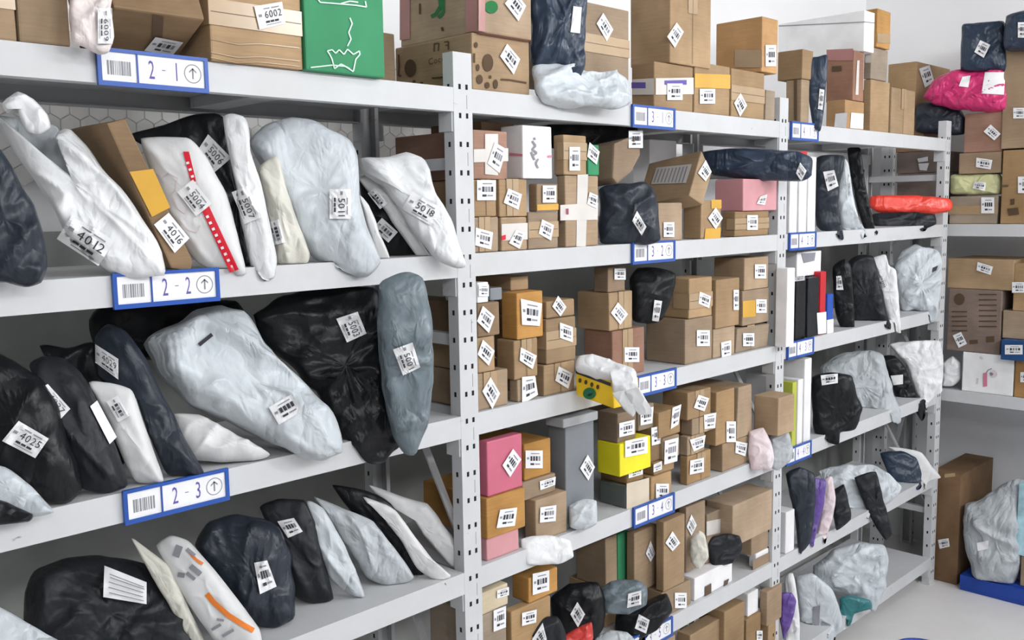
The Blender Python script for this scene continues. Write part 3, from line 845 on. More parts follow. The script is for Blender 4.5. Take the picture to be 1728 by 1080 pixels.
bag('dark navy mailer with sticker 4029 leaning left', [(160, 568), (182, 546), (214, 560), (246, 606), (272, 660), (312, 740), (346, 800), (318, 806), (284, 802), (256, 740), (226, 658), (198, 640), (166, 636)],
    (342, 802, -.002, 36, 10), 'bag_navy', .03, .03, 2, st=[('Q', [(162, 581), (201, 606), (201, 641), (162, 612)], '4029')], group=GL, fa=-60)
bag('black bag lying deep behind the big white bag, third shelf', [(150, 540), (168, 516), (280, 506), (400, 508), (430, 570), (340, 610), (230, 606), (160, 585)], (300, 600, .27, 12, 5), 'bag_black', .05, .04, 2, group=GL, zoff=-.0)
bag('big crumpled grey white bag bulging over the third shelf', [(244, 582), (288, 548), (330, 530), (372, 516), (412, 532), (436, 556), (470, 606), (520, 652), (556, 692), (576, 735), (579, 764), (545, 778), (500, 768), (450, 748), (385, 712), (325, 690), (285, 650)],
    (560, 775, -.055, 26, 22), 'bag_lightgrey', .07, .04, 2, st=[('A', 482, 692, 46, 34, -30)], dc=[('ink', ('Q', [(334, 580), (356, 562), (360, 567), (338, 585)]), 'handle_slot')], group=GL, fa=-35, wr=.016, sc=11)
bag('smaller white bag tucked under the big grey white bag', [(292, 690), (335, 692), (390, 722), (456, 758), (430, 768), (360, 769), (320, 762), (304, 735)], (440, 768, .0, 20, 30), 'bag_whitesoft', .03, .03, 2, group=GL)
bag('large shiny black bag with sticker 5003 hanging over the third shelf', [(425, 530), (480, 500), (540, 482), (600, 480), (640, 490), (655, 570), (668, 650), (682, 700), (676, 752), (648, 780), (612, 775), (575, 735), (530, 660), (480, 610), (440, 575)],
    (650, 775, -.012, 28, 6), 'bag_black', .04, .07, 2, st=[('Q', [(603, 526), (618, 563), (585, 578), (567, 538)], '5003')], group=GL, fa=20, wr=.016)
bag('slate grey rolled bag with sticker 5001 beside the post', [(640, 480), (662, 466), (690, 458), (714, 470), (726, 520), (730, 590), (728, 660), (722, 715), (700, 768), (680, 764), (662, 735), (645, 660), (636, 560)],
    (690, 762, -.075, 30, -2), 'bag_bluegrey', .045, .05, 2, st=[('Q', [(697, 578), (710, 620), (681, 634), (664, 590)], '5001')], group=GL, fa=15, wr=.008)
# ------------------------------------------------------------------ left bay, fourth shelf
eb = bag('large crinkled black bag with a big paper sheet, fourth shelf', [(40, 1000), (62, 962), (110, 942), (170, 934), (240, 948), (290, 980), (322, 1030), (340, 1095), (250, 1130), (90, 1130), (44, 1070)],
    ('z', 250, 1105, 22, 25), 'bag_charcoal', .075, .06, 3, group=GL, fa=40, wr=.012)
sheet(eb, [(175, 956), (246, 984), (246, 1021), (173, 1009)], 'delivery_note', 'paper', 5, .012)
for j in range(5): line_on(eb, [(182, 968+j*8), (240, 990+j*6)], 1.5, 'ink_grey', 'printed_line', .016)
bag('pale blue grey bag corner at the bottom left', [(-40, 1010), (20, 1036), (70, 1062), (125, 1100), (60, 1130), (-40, 1130)], (60, 1100, .02, 20, 30), 'bag_lightgrey', .025, .02, 3, group=GL)
bag('cream mailer standing on edge left of the orange striped mailer', [(222, 908), (246, 925), (286, 955), (320, 1030), (352, 1095), (335, 1100), (290, 1030), (250, 960)], ('z', 350, 1100, 36, 8), 'bag_cream', .012, .016, 3, group=GL)
e = bag('white mailer with an orange curve, fourth shelf', [(264, 920), (288, 903), (318, 912), (352, 950), (400, 1010), (438, 1062), (442, 1090), (405, 1098), (362, 1080), (320, 1020), (284, 962)],
    ('z', 440, 1092, 36, 12), 'bag_whitesoft', .025, .025, 3, group=GL, fa=-55, wr=.003)
line_on(e, [(349, 1002), (360, 1016), (385, 1038), (410, 1054), (428, 1064)], 9, 'ink_orange', 'orange_curve')
line_on(e, [(318, 930), (330, 944), (342, 952)], 5, 'ink_orange', 'orange_curve')
for a in ((322, 932, 18, 6, 40), (300, 930, 12, 20, 20), (306, 970, 12, 8, 10), (330, 962, 22, 9, 40), (322, 972, 18, 6, 40), (365, 1058, 18, 5, -30), (385, 1068, 22, 5, -30), (372, 1046, 12, 4, 10)):
    sheet(e, quad_of(('A', *a)), 'print', 'ink_grey', 2, .002)
bag('dark navy parcel bag with a tilted sticker, fourth shelf', [(330, 920), (352, 880), (400, 864), (440, 872), (472, 890), (490, 930), (498, 990), (498, 1042), (462, 1058), (420, 1052), (380, 1010), (345, 960)],
    ('z', 490, 1050, 28, 12), 'bag_navy', .045, .04, 3, st=[('Q', [(428, 950), (450, 946), (466, 990), (438, 1003), (414, 962)][:4])], group=GL, fa=70, wr=.012)
bag('charcoal mailer with a sticker near its top, fourth shelf', [(438, 856), (470, 842), (512, 845), (532, 880), (546, 940), (563, 1010), (530, 1018), (496, 1004), (472, 930)],
    ('z', 560, 1014, 36, 10), 'bag_charcoal', .03, .03, 3, st=[('Q', [(468, 880), (496, 874), (511, 897), (486, 908)])], group=GL, fa=-60)
bag('folded pale grey mailer standing right of the charcoal mailer', [(518, 846), (546, 858), (575, 910), (600, 960), (616, 1008), (590, 1002), (556, 975), (536, 920)], ('z', 612, 1007, 40, 8), 'bag_lightgrey', .018, .02, 3, group=GL, fa=-60)
bag('white wrinkled mailer behind the folded pale grey mailer', [(530, 838), (590, 862), (630, 880), (662, 920), (700, 975), (660, 990), (620, 975), (585, 920), (552, 870)], ('z', 696, 982, 38, 8), 'bag_grey', .018, .01, 3, group=GL, fa=-50)
bag('dark mailer between white mailers on the fourth shelf', [(560, 818), (620, 828), (660, 850), (695, 900), (726, 955), (712, 975), (680, 975), (640, 915), (590, 860)], ('z', 722, 968, 40, 6), 'bag_black', .012, .01, 3, group=GL)
bag('white soft mailer, second from the post on the fourth shelf', [(612, 838), (650, 850), (668, 862), (700, 905), (735, 950), (762, 972), (745, 985), (705, 960), (672, 905), (635, 860)], ('z', 758, 975, 42, 5), 'bag_whitesoft', .014, .01, 3, group=GL)
bag('white soft mailer resting against the post on the fourth shelf', [(622, 818), (690, 842), (722, 850), (752, 890), (784, 930), (784, 955), (765, 958), (725, 915), (690, 868), (640, 840)], ('z', 782, 955, 42, 5), 'bag_whitesoft', .022, .025, 3, group=GL)

# ------------------------------------------------------------------ middle bay, top shelf
GT = 'boxes on the middle top shelf'
a6 = bx('printed cardboard box with brown dots standing behind the post top', 797, 894, 62, 0, 'card', y=.012, side=668, tape='', group=GT,
        st=[('Q', [(855, 74), (877, 100), (866, 126), (843, 95)])])
for cx, cy, rx, ry in ((693, 115, 10, 15), (823, 106, 9, 15), (809, 134, 5.5, 8), (822, 144, 4, 5.5), (836, 142, 4, 8), (806, 114, 3, 6), (827, 130, 2, 3), (803, 76, 3, 5), (699, 138, 3, 3), (712, 140, 3, 2)):
    disc_on(a6, cx, cy, rx, ry, 'ink_brown')
for p in ([(673, 92), (674, 112), (673, 128), (678, 128)], [(800, 90), (800, 106)], [(845, 134), (860, 135), (888, 140)]): line_on(a6, p, 3, 'ink_brown')
text_on(a6, ('Q', [(723, 99), (752, 93), (752, 103), (724, 110)]), 'Coco', 'ink_brown')
for p in ([(733, 74), (733, 87)], [(733, 74), (741, 73)], [(741, 73), (740, 86)], [(750, 71), (757, 70), (757, 84)], [(752, 77), (757, 76)]): line_on(a6, p, 2, 'ink_brown')
line_on(a6, [(729, 132), (752, 130)], 2.5, 'ink_brown')
a7 = bx('cardboard box with pink edge tape and a green plant print', 806, 897, -50, a6, 'card', y=.004, side=675, tape='', group=GT, st=[('Q', [(868, -14), (887, 10), (874, 36), (851, 6)])],
        dc=[('tape_pink', ('Q', [(675, -40), (692, -40), (692, 66), (675, 68)])), ('tape_pink', ('Q', [(786, -40), (806, -40), (806, 52), (786, 55)])), ('tape_pink', ('Q', [(807, -40), (818, -40), (818, 54), (807, 52)])), ('tape_pink', ('Q', [(807, 53), (896, 67), (896, 72), (807, 58)]))])
disc_on(a7, 829, 12, 11, 11, 'ink_green')
for p in ([(742, -6), (744, 10), (736, 24), (728, 28)], [(748, -6), (748, 22), (740, 30)]): line_on(a7, p, 6, 'ink_green')
line_on(a7, [(709, 6), (709, 24)], 3, 'ink_brown'); line_on(a7, [(746, 46), (748, 52)], 4, 'ink_brown')
GW = bag('grey white plastic bag drooping over the top beam under the navy bag', [(900, 112), (940, 108), (970, 122), (1000, 126), (1040, 128), (1060, 140), (1062, 172), (1045, 184), (1005, 178), (960, 174), (920, 165), (903, 145)],
    (985, 170, -.045, 8, 30), 'bag_lightgrey', .03, .05, 0, group='bags in the middle bay', wr=.012, fa=10)
bag('tall dark navy bag with a paper slip on the top shelf', [(897, -40), (984, -40), (986, 40), (984, 110), (978, 132), (962, 130), (940, 108), (900, 112), (896, 50)],
    (975, 128, -.03, 25, 2), 'bag_blue', .03, .05, None, dc=[('paper', ('Q', [(967, 10), (981, 12), (978, 56), (962, 54)]), 'paper_slip')], group='bags in the middle bay', wr=.012, fa=70, under=ZT[0]+.05)
a9 = bx('cardboard box with a diamond sticker right of the navy bag', 986, 1062, 10, ZT[0]+.064, 'card', y=-.01, d=.3, tape='h', group=GT, st=[('Q', [(1017, 22), (1034, 50), (1023, 70), (1006, 40)])], free=True)
a12 = bx('low cardboard box with a white and purple tape band, top shelf', 1104, 1170, 108, 0, 'card', y=.008, side=1066, tape='', group=GT, st=[('R', 1125, 141, 1151, 169)],
         dc=[('tape_white', ('Q', [(1106, 132), (1170, 131), (1170, 159), (1106, 160)])), ('tape_white', ('Q', [(1068, 134), (1104, 132), (1104, 160), (1068, 160)])), ('ink_purple', ('Q', [(1066, 139), (1090, 139), (1090, 149), (1066, 149)]), 'printed_mark'), ('ink_purple', ('Q', [(1121, 136), (1158, 135), (1158, 143), (1121, 143)]), 'printed_mark')])
a11 = bx('large cardboard box with a diamond sticker stacked on the purple taped box', 1131, 1200, -50, a12, 'card', y=.0, side=1064, tape='v', group=GT, st=[('Q', [(1141, 38), (1153, 54), (1138, 81), (1125, 62)])])
a13 = bx('cardboard box with yellow tape and square sticker, top shelf', 1172, 1232, 108, 0, 'card', y=.006, d=.24, tape='', group=GT, st=[('R', 1180, 150, 1206, 175)], dc=[('tape_orange', ('Q', [(1172, 124), (1232, 126), (1232, 150), (1172, 148)]))])
a14 = bx('cardboard box with a tall diamond sticker near the second post', 1234, 1290, 119, 0, 'card', y=.006, d=.22, tape='h', group=GT, st=[('Q', [(1249, 157), (1260, 178), (1248, 197), (1238, 174)])])
bx('small grey packet wedged beside the second post, top shelf', 1292, 1308, 152, 0, 'card_grey', y=.01, d=.2, tape='', group=GT)
bx('box covered in orange tape resting on the top shelf boxes', 1286, 1313, 30, max(TOPZ[a13.name], TOPZ[a14.name])+.001, 'card_orange', y=.0, side=1208, tape='', group=GT, st=[('R', 1291, 76, 1309, 112)], dc=[('tape_tan', ('Q', [(1240, 84), (1286, 84), (1286, 114), (1240, 114)]))], free=True)
# ------------------------------------------------------------------ middle bay, second shelf
def b2(label, fl, fr, top, sup, mat='card', **k): return bx(label, fl, fr, top, sup, mat, **k)
s1 = b2('cardboard box at the foot of the first stack, second shelf, middle bay', 799, 842, 366, 1, st=[('Q', [(802, 384), (831, 392), (828, 421), (801, 414)])])
s2 = b2('cardboard box, middle of the first stack on the second shelf', 799, 838, 303, s1, st=[('R', 804, 304, 836, 338)])
s3 = b2('cardboard box wrapped in pale tape bands, top of the first stack', 799, 857, 220, s2, 'card_red', d=.3, tape='', dc=[('tape_white', ('Q', [(818, 226), (840, 226), (840, 296), (818, 294)])), ('tape_white', ('Q', [(799, 252), (857, 250), (857, 272), (799, 274)]))], st=[('Q', [(834, 240), (854, 252), (842, 292), (822, 276)])])
s4 = b2('cardboard box with a red and white tape band, lowest of the second stack', 846, 890, 366, 1, tape='', dc=[('tape_white', ('Q', [(846, 378), (890, 376), (890, 404), (846, 406)])), ('ink_red', ('Q', [(846, 398), (853, 396), (853, 404), (846, 406)]), 'printed_mark')], st=[('Q', [(870, 388), (886, 392), (876, 420), (858, 410)])])
s5 = b2('cardboard box with a tilted sticker in the second stack', 843, 890, 302, s4, st=[('Q', [(857, 318), (880, 328), (874, 354), (849, 342)])])
s6 = b2('cardboard box below the small taped box, third stack', 892, 942, 358, 1, st=[('Q', [(914, 370), (934, 380), (929, 406), (908, 394)])])
s7 = b2('small cardboard box with a yellow lower edge, third stack', 906, 942, 310, s6, side=894, tape='', st=[('R', 915, 313, 938, 342)], dc=[('tape_orange', ('Q', [(906, 345), (942, 344), (942, 354), (906, 355)]))])
w = b2('tall white carton with scribbled print on the second shelf', 882, 932, 212, max(TOPZ[s5.name], TOPZ[s7.name])+.001, 'box_white', side=845, y=.006, name='white_carton', group='bags in the middle bay')
for p in ([(898, 238), (904, 246), (898, 252), (906, 258), (900, 262)], [(901, 232), (903, 236)], [(908, 268), (904, 276), (908, 284)], [(896, 256), (902, 270)]): line_on(w, p, 3, 'ink_grey')
line_on(w, [(860, 260), (882, 262)], 4, 'ink_pink', 'tape'); line_on(w, [(924, 264), (931, 264)], 4, 'ink_pink', 'tape')
s8 = b2('tall cardboard box crossed by white tape, second shelf', 954, 1010, 296, 1, side=944, tape='', dc=[('tape_white', ('Q', [(974, 295), (992, 294), (988, 416), (972, 416)])), ('tape_white', ('Q', [(945, 346), (1009, 342), (1008, 371), (945, 372)])), ('ink_pink', ('Q', [(945, 352), (960, 352), (960, 362), (945, 362)]), 'printed_mark')], st=[('Q', [(994, 324), (1008, 330), (1006, 352), (990, 344)])])
s9 = b2('cardboard box with a tall sticker above the white crossed box', 951, 990, 228, s8, side=934, st=[('R', 960, 248, 978, 288)])
b2('small green packet with a tilted sticker beside the upright box', 992, 1012, 244, s8, 'box_green', d=.12, name='green_packet', st=[('Q', [(994, 240), (1011, 256), (1006, 278), (990, 264)])], group='bags in the middle bay')
blk = bag('black parcel bag with a diamond sticker, second shelf, middle bay', [(1012, 320), (1040, 310), (1085, 308), (1102, 320), (1110, 350), (1112, 405), (1090, 414), (1045, 412), (1014, 408)],
    (1080, 410, -.012, 35, 3), 'bag_navy', .035, .06, 1, st=[('Q', [(1075, 355), (1091, 382), (1083, 397), (1067, 372)])], group='bags in the middle bay', wr=.01)
prism('crumpled brown carton with torn flaps beside the green packet', [(1037, 242), (1060, 232), (1080, 238), (1081, 262), (1066, 290), (1042, 310), (1034, 300)], .02, .12, 'card_dark', st=[('R', 1060, 221, 1084, 250)], group='cardboard boxes stacked in the middle bay', skew=(0, -.012), bev=.006)
t1 = b2('plain cardboard box right of the black bag, second shelf', 1111, 1152, 342, 1, st=[('R', 1119, 375, 1137, 400)], tape='')
t2 = b2('cardboard box with orange tape and a diamond sticker, second shelf', 1183, 1217, 338, 1, side=1153, tape='o', st=[('Q', [(1207, 350), (1219, 368), (1207, 387), (1194, 368)])], dc=[('tape_orange', ('Q', [(1200, 337), (1217, 337), (1217, 352), (1200, 352)])), ('tape_orange', ('Q', [(1190, 386), (1216, 384), (1215, 402), (1188, 404)]))])
def tilted():
    F_ = [(1098, 318), (1184, 345), (1200, 288), (1185, 254)]
    o = prism('tilted cardboard box with a grey printed panel on two boxes', [(1163, 330), (1186, 346), (1201, 292), (1184, 254)], -.01, .2, 'card', skew=(0, -.03), group='cardboard boxes stacked in the middle bay',
              st=[('Q', [(1190, 270), (1200, 290), (1190, 306), (1177, 292)])])
    sheet(o, [(1108, 283), (1168, 277), (1158, 309), (1099, 311)], 'printed_panel', 'tape_white', 1, .002)
    for j in range(9): line_on(o, [(1112+j*6, 286-j*.6), (1104+j*6, 308)], 1.8, 'ink_grey', 'printed_line', .003)
tilted()
t3 = b2('cardboard box under the pink box beside the second post', 1240, 1297, 356, 1, side=1218, st=[('R', 1260, 363, 1278, 388)])
t4 = b2('pale pink box stacked under the long navy roll', 1254, 1312, 302, t3, 'box_palepink', y=.004, side=1206, name='pink_box', group='bags in the middle bay', st=[('Q', [(1282, 332), (1294, 328), (1290, 346), (1276, 344)])])
bag('long navy roll shaped bag sticking out past the second post', [(1185, 256), (1240, 250), (1300, 252), (1350, 256), (1370, 268), (1370, 296), (1352, 306), (1310, 306), (1260, 302), (1205, 296), (1190, 280)],
    (1345, 302, -.09, 58, 4), 'bag_blue', .04, .045, None, st=[('Q', [(1350, 274), (1361, 288), (1352, 306), (1343, 292)])], group='bags in the middle bay', wr=.008, fa=0)
bx('cardboard box end showing above the first stack, second shelf', 812, 868, 206, TOPZ[s3.name]+.0005, 'card_dark', y=.12, d=.2, tape='')
bag('black soft shape lying deep under the top shelf of the middle bay', [(925, 206), (1000, 206), (1075, 214), (1085, 240), (1060, 262), (1000, 258), (930, 250)], (1000, 250, .32, 20, 5), 'bag_black', .03, .04, None, group='bags in the middle bay')  # black pillow shape filling the dark area behind the boxes
bx('white printed carton end deep behind the tilted box', 1096, 1142, 236, 1, 'box_white', y=.30, d=.07, name='white_carton', group='bags in the middle bay')
# ------------------------------------------------------------------ middle bay, third shelf
u1 = b2('cardboard box with a long diamond sticker, foot of the first stack, third shelf', 806, 858, 626, 2, st=[('Q', [(827, 636), (843, 664), (830, 690), (813, 660)])])
u2 = b2('cardboard box, second from below in the first stack, third shelf', 806, 836, 568, u1, st=[('Q', [(814, 573), (834, 592), (824, 617), (805, 598)])])
u3 = b2('cardboard box, third from below in the first stack, third shelf', 806, 844, 510, u2, 'card_dark', d=.3, st=[('Q', [(814, 516), (834, 534), (824, 562), (804, 542)])])
b2('small white labelled packet on top of the first stack, third shelf', 806, 825, 476, u3, 'box_white', d=.12, name='white_packet', group='bags in the middle bay', st=[('R', 807, 480, 824, 500)])
b2('small grey carton beside the white labelled packet, third shelf', 827, 848, 485, u3, 'box_grey', y=.03, d=.12, name='grey_carton', group='bags in the middle bay')
v1 = b2('cardboard box with a large white sticker, foot of the second stack, third shelf', 873, 906, 638, 2, side=860, st=[('Q', [(880, 636), (902, 634), (907, 666), (880, 682)])])
v2 = b2('cardboard box in the middle of the second stack, third shelf', 868, 908, 572, v1, side=838, st=[('Q', [(878, 586), (905, 600), (898, 623), (876, 608)])])
v3 = b2('box with orange tape and a big double sticker, third shelf', 872, 917, 492, v2, 'card_orange', side=846, tape='', st=[('Q', [(878, 504), (914, 512), (910, 550), (880, 548)])])
b2('narrow cardboard box standing on the orange taped box, third shelf', 862, 893, 466, v3, y=.06, d=.15, tape='')
w1 = b2('cardboard box with a lit top at the foot of the third stack', 918, 970, 612, 2, y=.01, d=.2, st=[('Q', [(942, 618), (966, 630), (958, 656), (936, 642)])])
w2 = b2('cardboard box in the middle of the third stack, third shelf', 922, 972, 536, w1, y=.012, tape='h', st=[('Q', [(944, 544), (966, 552), (966, 578), (944, 570)])])
b2('flat cardboard box with a standing sticker, top of the third stack', 922, 970, 506, w2, y=.02, tape='', st=[('Q', [(941, 499), (955, 518), (945, 534), (931, 517)])])
x1 = b2('reddish cardboard box with a square sticker, third shelf', 1033, 1088, 555, 2, 'card_red', y=.04, side=986, st=[('R', 1053, 586, 1078, 611)])
x2 = b2('brown cardboard box with dark print on the reddish box', 1028, 1068, 492, x1, y=.045, side=974, st=[('Q', [(1042, 510), (1059, 530), (1046, 548), (1030, 528)])])
b2('small dark cardboard box at the top of the reddish box stack', 1026, 1055, 450, x2, 'card_dark', y=.05, side=1002, st=[('R', 1036, 453, 1055, 472)])
bag('black folded bag with an upright sticker between box stacks', [(1062, 470), (1075, 452), (1112, 452), (1140, 462), (1134, 500), (1118, 540), (1092, 548), (1068, 540)], (1110, 545, .04, 42, 6), 'bag_black', .03, .05, None, st=[('Q', [(1104, 506), (1117, 508), (1111, 543), (1100, 541)])], group='bags in the middle bay', zoff=0)
y1 = b2('large cardboard box with a square sticker, third shelf', 1156, 1202, 536, 2, side=1090, tape='', st=[('R', 1175, 557, 1197, 584)])
y2 = b2('cardboard box stacked on the large box, third shelf', 1163, 1202, 468, y1, side=1120, tape='h', st=[('Q', [(1180, 492), (1199, 500), (1196, 520), (1178, 512)])])
z1_ = b2('small cardboard box right of the large box, third shelf', 1204, 1240, 552, 2, st=[('Q', [(1216, 578), (1233, 574), (1233, 600), (1217, 604)])])
z2_ = b2('rounded cardboard carton with a narrow sticker, third shelf', 1208, 1248, 470, z1_, y=.004, tape='', st=[('R', 1237, 489, 1246, 523)])
c1 = b2('crumpled cardboard box beside the second post, foot of its stack', 1242, 1296, 548, 2, 'card_grey', jit=.006, st=[('R', 1253, 562, 1272, 584)])
c2_ = b2('cardboard box with orange tape beside the second post, third shelf', 1253, 1298, 488, c1, tape='', dc=[('tape_orange', ('Q', [(1253, 508), (1275, 506), (1275, 534), (1253, 536)]))], st=[('R', 1275, 505, 1293, 528)])
b2('cardboard box at the top of the stack beside the second post', 1256, 1297, 434, c2_, side=1205, tape='', st=[('R', 1273, 446, 1292, 470)])
def yellowbox():
    # box poking out over the shelf edge, its lettered left side towards the camera
    x0 = PY(1004, 650, 0.0).x
    x0 = PY(972, 667, -.014).x
    A, B_, C_, D_ = PX(972, 667, x0), PX(1036, 690, x0), PX(1034, 646, x0), PX(971, 623, x0)
    up = Vector((0, 0, 0)); ex = Vector((.11, 0, 0))
    W = [A+up, A+up+ex, B_+up+ex, B_+up, D_+up, D_+up+ex, C_+up+ex, C_+up]
    o = solid('yellow_box', W, 'box_yellow', A+up, jit=0)
    tag(o, 'yellow box with a green oval poking over the third shelf edge', 'box')
    sheet(o, [(972, 624), (1031, 646), (1031, 652), (972, 630)], 'printed_band', 'ink')
    for cx, cy in ((979, 642), (989, 645), (999, 649), (1009, 653)): disc_on(o, cx, cy, 2.6, 4, 'ink_brown')
    disc_on(o, 995, 664, 11, 10, 'ink_green'); disc_on(o, 995, 664, 6, 5, 'bag_teal')
    return o, x0
yb, yx = yellowbox()
wp = bag('white plastic wrapped packet with loose slips lying on the yellow box', [(976, 606), (1000, 604), (1045, 618), (1073, 630), (1077, 652), (1058, 664), (1034, 660), (1032, 646), (1000, 634), (972, 623)], ('x', 1012, 638, yx-.002, 48, 45), 'bag_white', .03, .03, None, group='bags in the middle bay', full=6)
bag('', [(1034, 664), (1058, 660), (1074, 690), (1068, 703), (1052, 690)], ('x', 1050, 670, yx-.03, 55, 10), 'bag_whitesoft', .003, .003, None, parent=wp, name='delivery_slip')
bag('', [(1056, 662), (1078, 654), (1100, 690), (1098, 699), (1078, 700)], ('x', 1070, 670, yx-.015, 55, 10), 'bag_whitesoft', .003, .003, None, parent=wp, name='delivery_slip')
# ------------------------------------------------------------------ middle bay, fourth shelf
p0_ = b2('pale pink printed box at the foot of the first stack, fourth shelf', 822, 876, 900, 3, 'box_palepink', side=808, name='pink_box', group='bags in the middle bay')
p1 = b2('orange taped box between two pink boxes, fourth shelf', 822, 887, 832, p0_, 'card_orange', y=.004, d=.25, tape='', st=[('Q', [(843, 860), (872, 856), (868, 887), (837, 891)])])
p2 = b2('bright pink carton with a diamond sticker, fourth shelf', 822, 882, 738, p1, 'box_pink', side=808, name='pink_carton', group='bags in the middle bay', st=[('Q', [(865, 757), (879, 775), (860, 805), (847, 785)])])
q0 = bag('crumpled white bag under the small boxes, fourth shelf', [(878, 910), (920, 902), (962, 912), (968, 940), (940, 952), (890, 952)], (930, 948, -.03, 25, 20), 'bag_white', .012, .016, None, group='bags in the middle bay')
q1 = b2('cardboard box with a square sticker on the white bag, fourth shelf', 904, 957, 836, 3, side=885, tape='', st=[('Q', [(911, 856), (938, 852), (937, 879), (910, 882)])])
q2 = b2('flat cardboard box under the grey topped box, fourth shelf', 882, 938, 806, q1, y=.03, d=.2, tape='', st=[('Q', [(910, 812), (937, 804), (936, 818), (911, 827)])])
b2('orange brown box with a grey top and white sticker, fourth shelf', 885, 930, 744, q2, 'card_orange', y=.035, tape='', st=[('R', 886, 760, 915, 790)])
gk = b2('tall grey carton with a pale lid, fourth shelf', 955, 1003, 714, 3, 'box_grey', y=.02, side=924, name='grey_carton', group='bags in the middle bay', st=[('Q', [(991, 767), (1003, 788), (992, 811), (978, 790)])])
TL = TOPZ[gk.name]
lid = b2('', 951, 1010, 700, gk, 'box_greylid', y=.008, side=920, name='lid', tape='')
mw = lid.matrix_basis.copy(); lid.parent = gk; lid.location = lid.location-gk.location
for k_ in ('label', 'category', 'group'):
    if k_ in lid: del lid[k_]
bag('grey white crumpled bag at the foot of the grey carton', [(960, 850), (985, 838), (1006, 842), (1008, 880), (985, 892), (962, 885)], (985, 888, -.02, 40, 20), 'bag_lightgrey', .022, .03, 3, group='bags in the middle bay')
r0_ = b2('grey green box with a cream printed front, fourth shelf', 1056, 1096, 814, 3, 'box_greygreen', side=1012, name='printed_box', group='bags in the middle bay', dc=[('box_cream', ('Q', [(1057, 816), (1095, 806), (1095, 862), (1057, 873)]), 'printed_front')])
disc_on(r0_, 1080, 832, 3, 5, 'ink_grey')
r1_ = b2('flat brown box between the yellow box and the cream front', 1058, 1086, 792, r0_, 'card_dark', side=1016, y=.02, tape='', st=[('Q', [(1060, 792), (1084, 786), (1084, 800), (1060, 807)])])
r2_ = b2('bright lemon yellow box with a sticker, fourth shelf', 1046, 1099, 742, r1_, 'box_lime', side=1008, name='lemon_box', group='bags in the middle bay', y=.0, st=[('Q', [(1054, 744), (1092, 736), (1092, 764), (1054, 772)])])
r3_ = b2('brown box with folded flaps on the lemon yellow box', 1042, 1074, 694, r2_, 'card_dark', side=1008, y=.01, tape='', st=[('Q', [(1044, 714), (1070, 708), (1070, 732), (1044, 738)])])
k1 = b2('small olive cardboard box with a square sticker by the shelf edge', 1099, 1134, 800, 3, y=.006, tape='', st=[('R', 1106, 816, 1128, 842)])
k2 = b2('small cardboard box stacked on the olive box, fourth shelf', 1104, 1138, 776, k1, y=.01, tape='', st=[('Q', [(1102, 784), (1116, 778), (1116, 792), (1102, 797)])])
k3 = b2('cardboard box with a big white sticker in the middle pile', 1119, 1147, 736, k2, 'card_grey', y=.006, tape='', st=[('Q', [(1121, 744), (1144, 738), (1142, 778), (1120, 784)])])
k4 = b2('small dark carton left in the middle pile, fourth shelf', 1098, 1117, 722, TOPZ[k2.name]+.0005, 'card_dark', y=.02, tape='', st=[('Q', [(1098, 722), (1115, 718), (1115, 748), (1099, 752)])])
k5 = b2('cardboard box with a bent flap at the top of the middle pile', 1112, 1150, 690, k3, y=.01, tape='', jit=.004, st=[('Q', [(1134, 688), (1149, 682), (1144, 716), (1131, 724)])])
b2('small labelled carton above the dark carton, fourth shelf', 1078, 1104, 682, k4, 'card_grey', y=.03, tape='', st=[('Q', [(1080, 692), (1102, 686), (1100, 714), (1080, 718)])])
l1 = b2('cardboard box with a square sticker, foot of the tall pile, fourth shelf', 1160, 1200, 764, 3, side=1152, st=[('Q', [(1164, 777), (1187, 772), (1187, 796), (1163, 801)])])
l2 = b2('cardboard box second from below in the tall pile, fourth shelf', 1160, 1190, 733, l1, y=.014, side=1146, st=[('Q', [(1163, 742), (1190, 734), (1187, 754), (1170, 762)])])
l3 = b2('cardboard box third from below in the tall pile, fourth shelf', 1168, 1207, 702, l2, y=.01, side=1148, st=[('Q', [(1187, 700), (1208, 696), (1206, 722), (1188, 724)])])
l4 = b2('cardboard box with a round edged sticker topping the tall pile', 1160, 1200, 658, l3, y=.008, side=1118, st=[('Q', [(1178, 666), (1196, 672), (1188, 694), (1170, 688)])])
n1_ = b2('larger cardboard box beside the pink and grey bags, fourth shelf', 1219, 1262, 742, 3, side=1196, tape='', st=[('Q', [(1241, 744), (1261, 748), (1257, 770), (1240, 764)])])
n2_ = b2('upright cardboard box with a low sticker, fourth shelf', 1208, 1240, 658, n1_, y=.01, tape='', st=[('R', 1225, 711, 1241, 746)])
n3_ = b2('crumpled upright carton under the third beam, fourth shelf', 1242, 1270, 650, n1_, y=.01, tape='', jit=.007)
bx('tan cardboard box jutting out in front of the second post', 1313, 1341, 668, TOPZ[n1_.name]-.0005, 'card', y=-.075, side=1272, tape='', free=True)
bag('pink and white printed bag in front of the second post', [(1264, 728), (1288, 722), (1300, 745), (1306, 775), (1300, 792), (1268, 792), (1262, 765)], (1285, 790, -.03, 50, 5), 'bag_pink', .025, .03, 3, group='bags in the middle bay')
bag('small grey bag covering the second post above the fourth beam', [(1298, 735), (1328, 727), (1338, 755), (1334, 778), (1312, 794), (1298, 785)], (1315, 790, -.045, 50, 5), 'bag_grey', .02, .025, 3, group='bags in the middle bay')
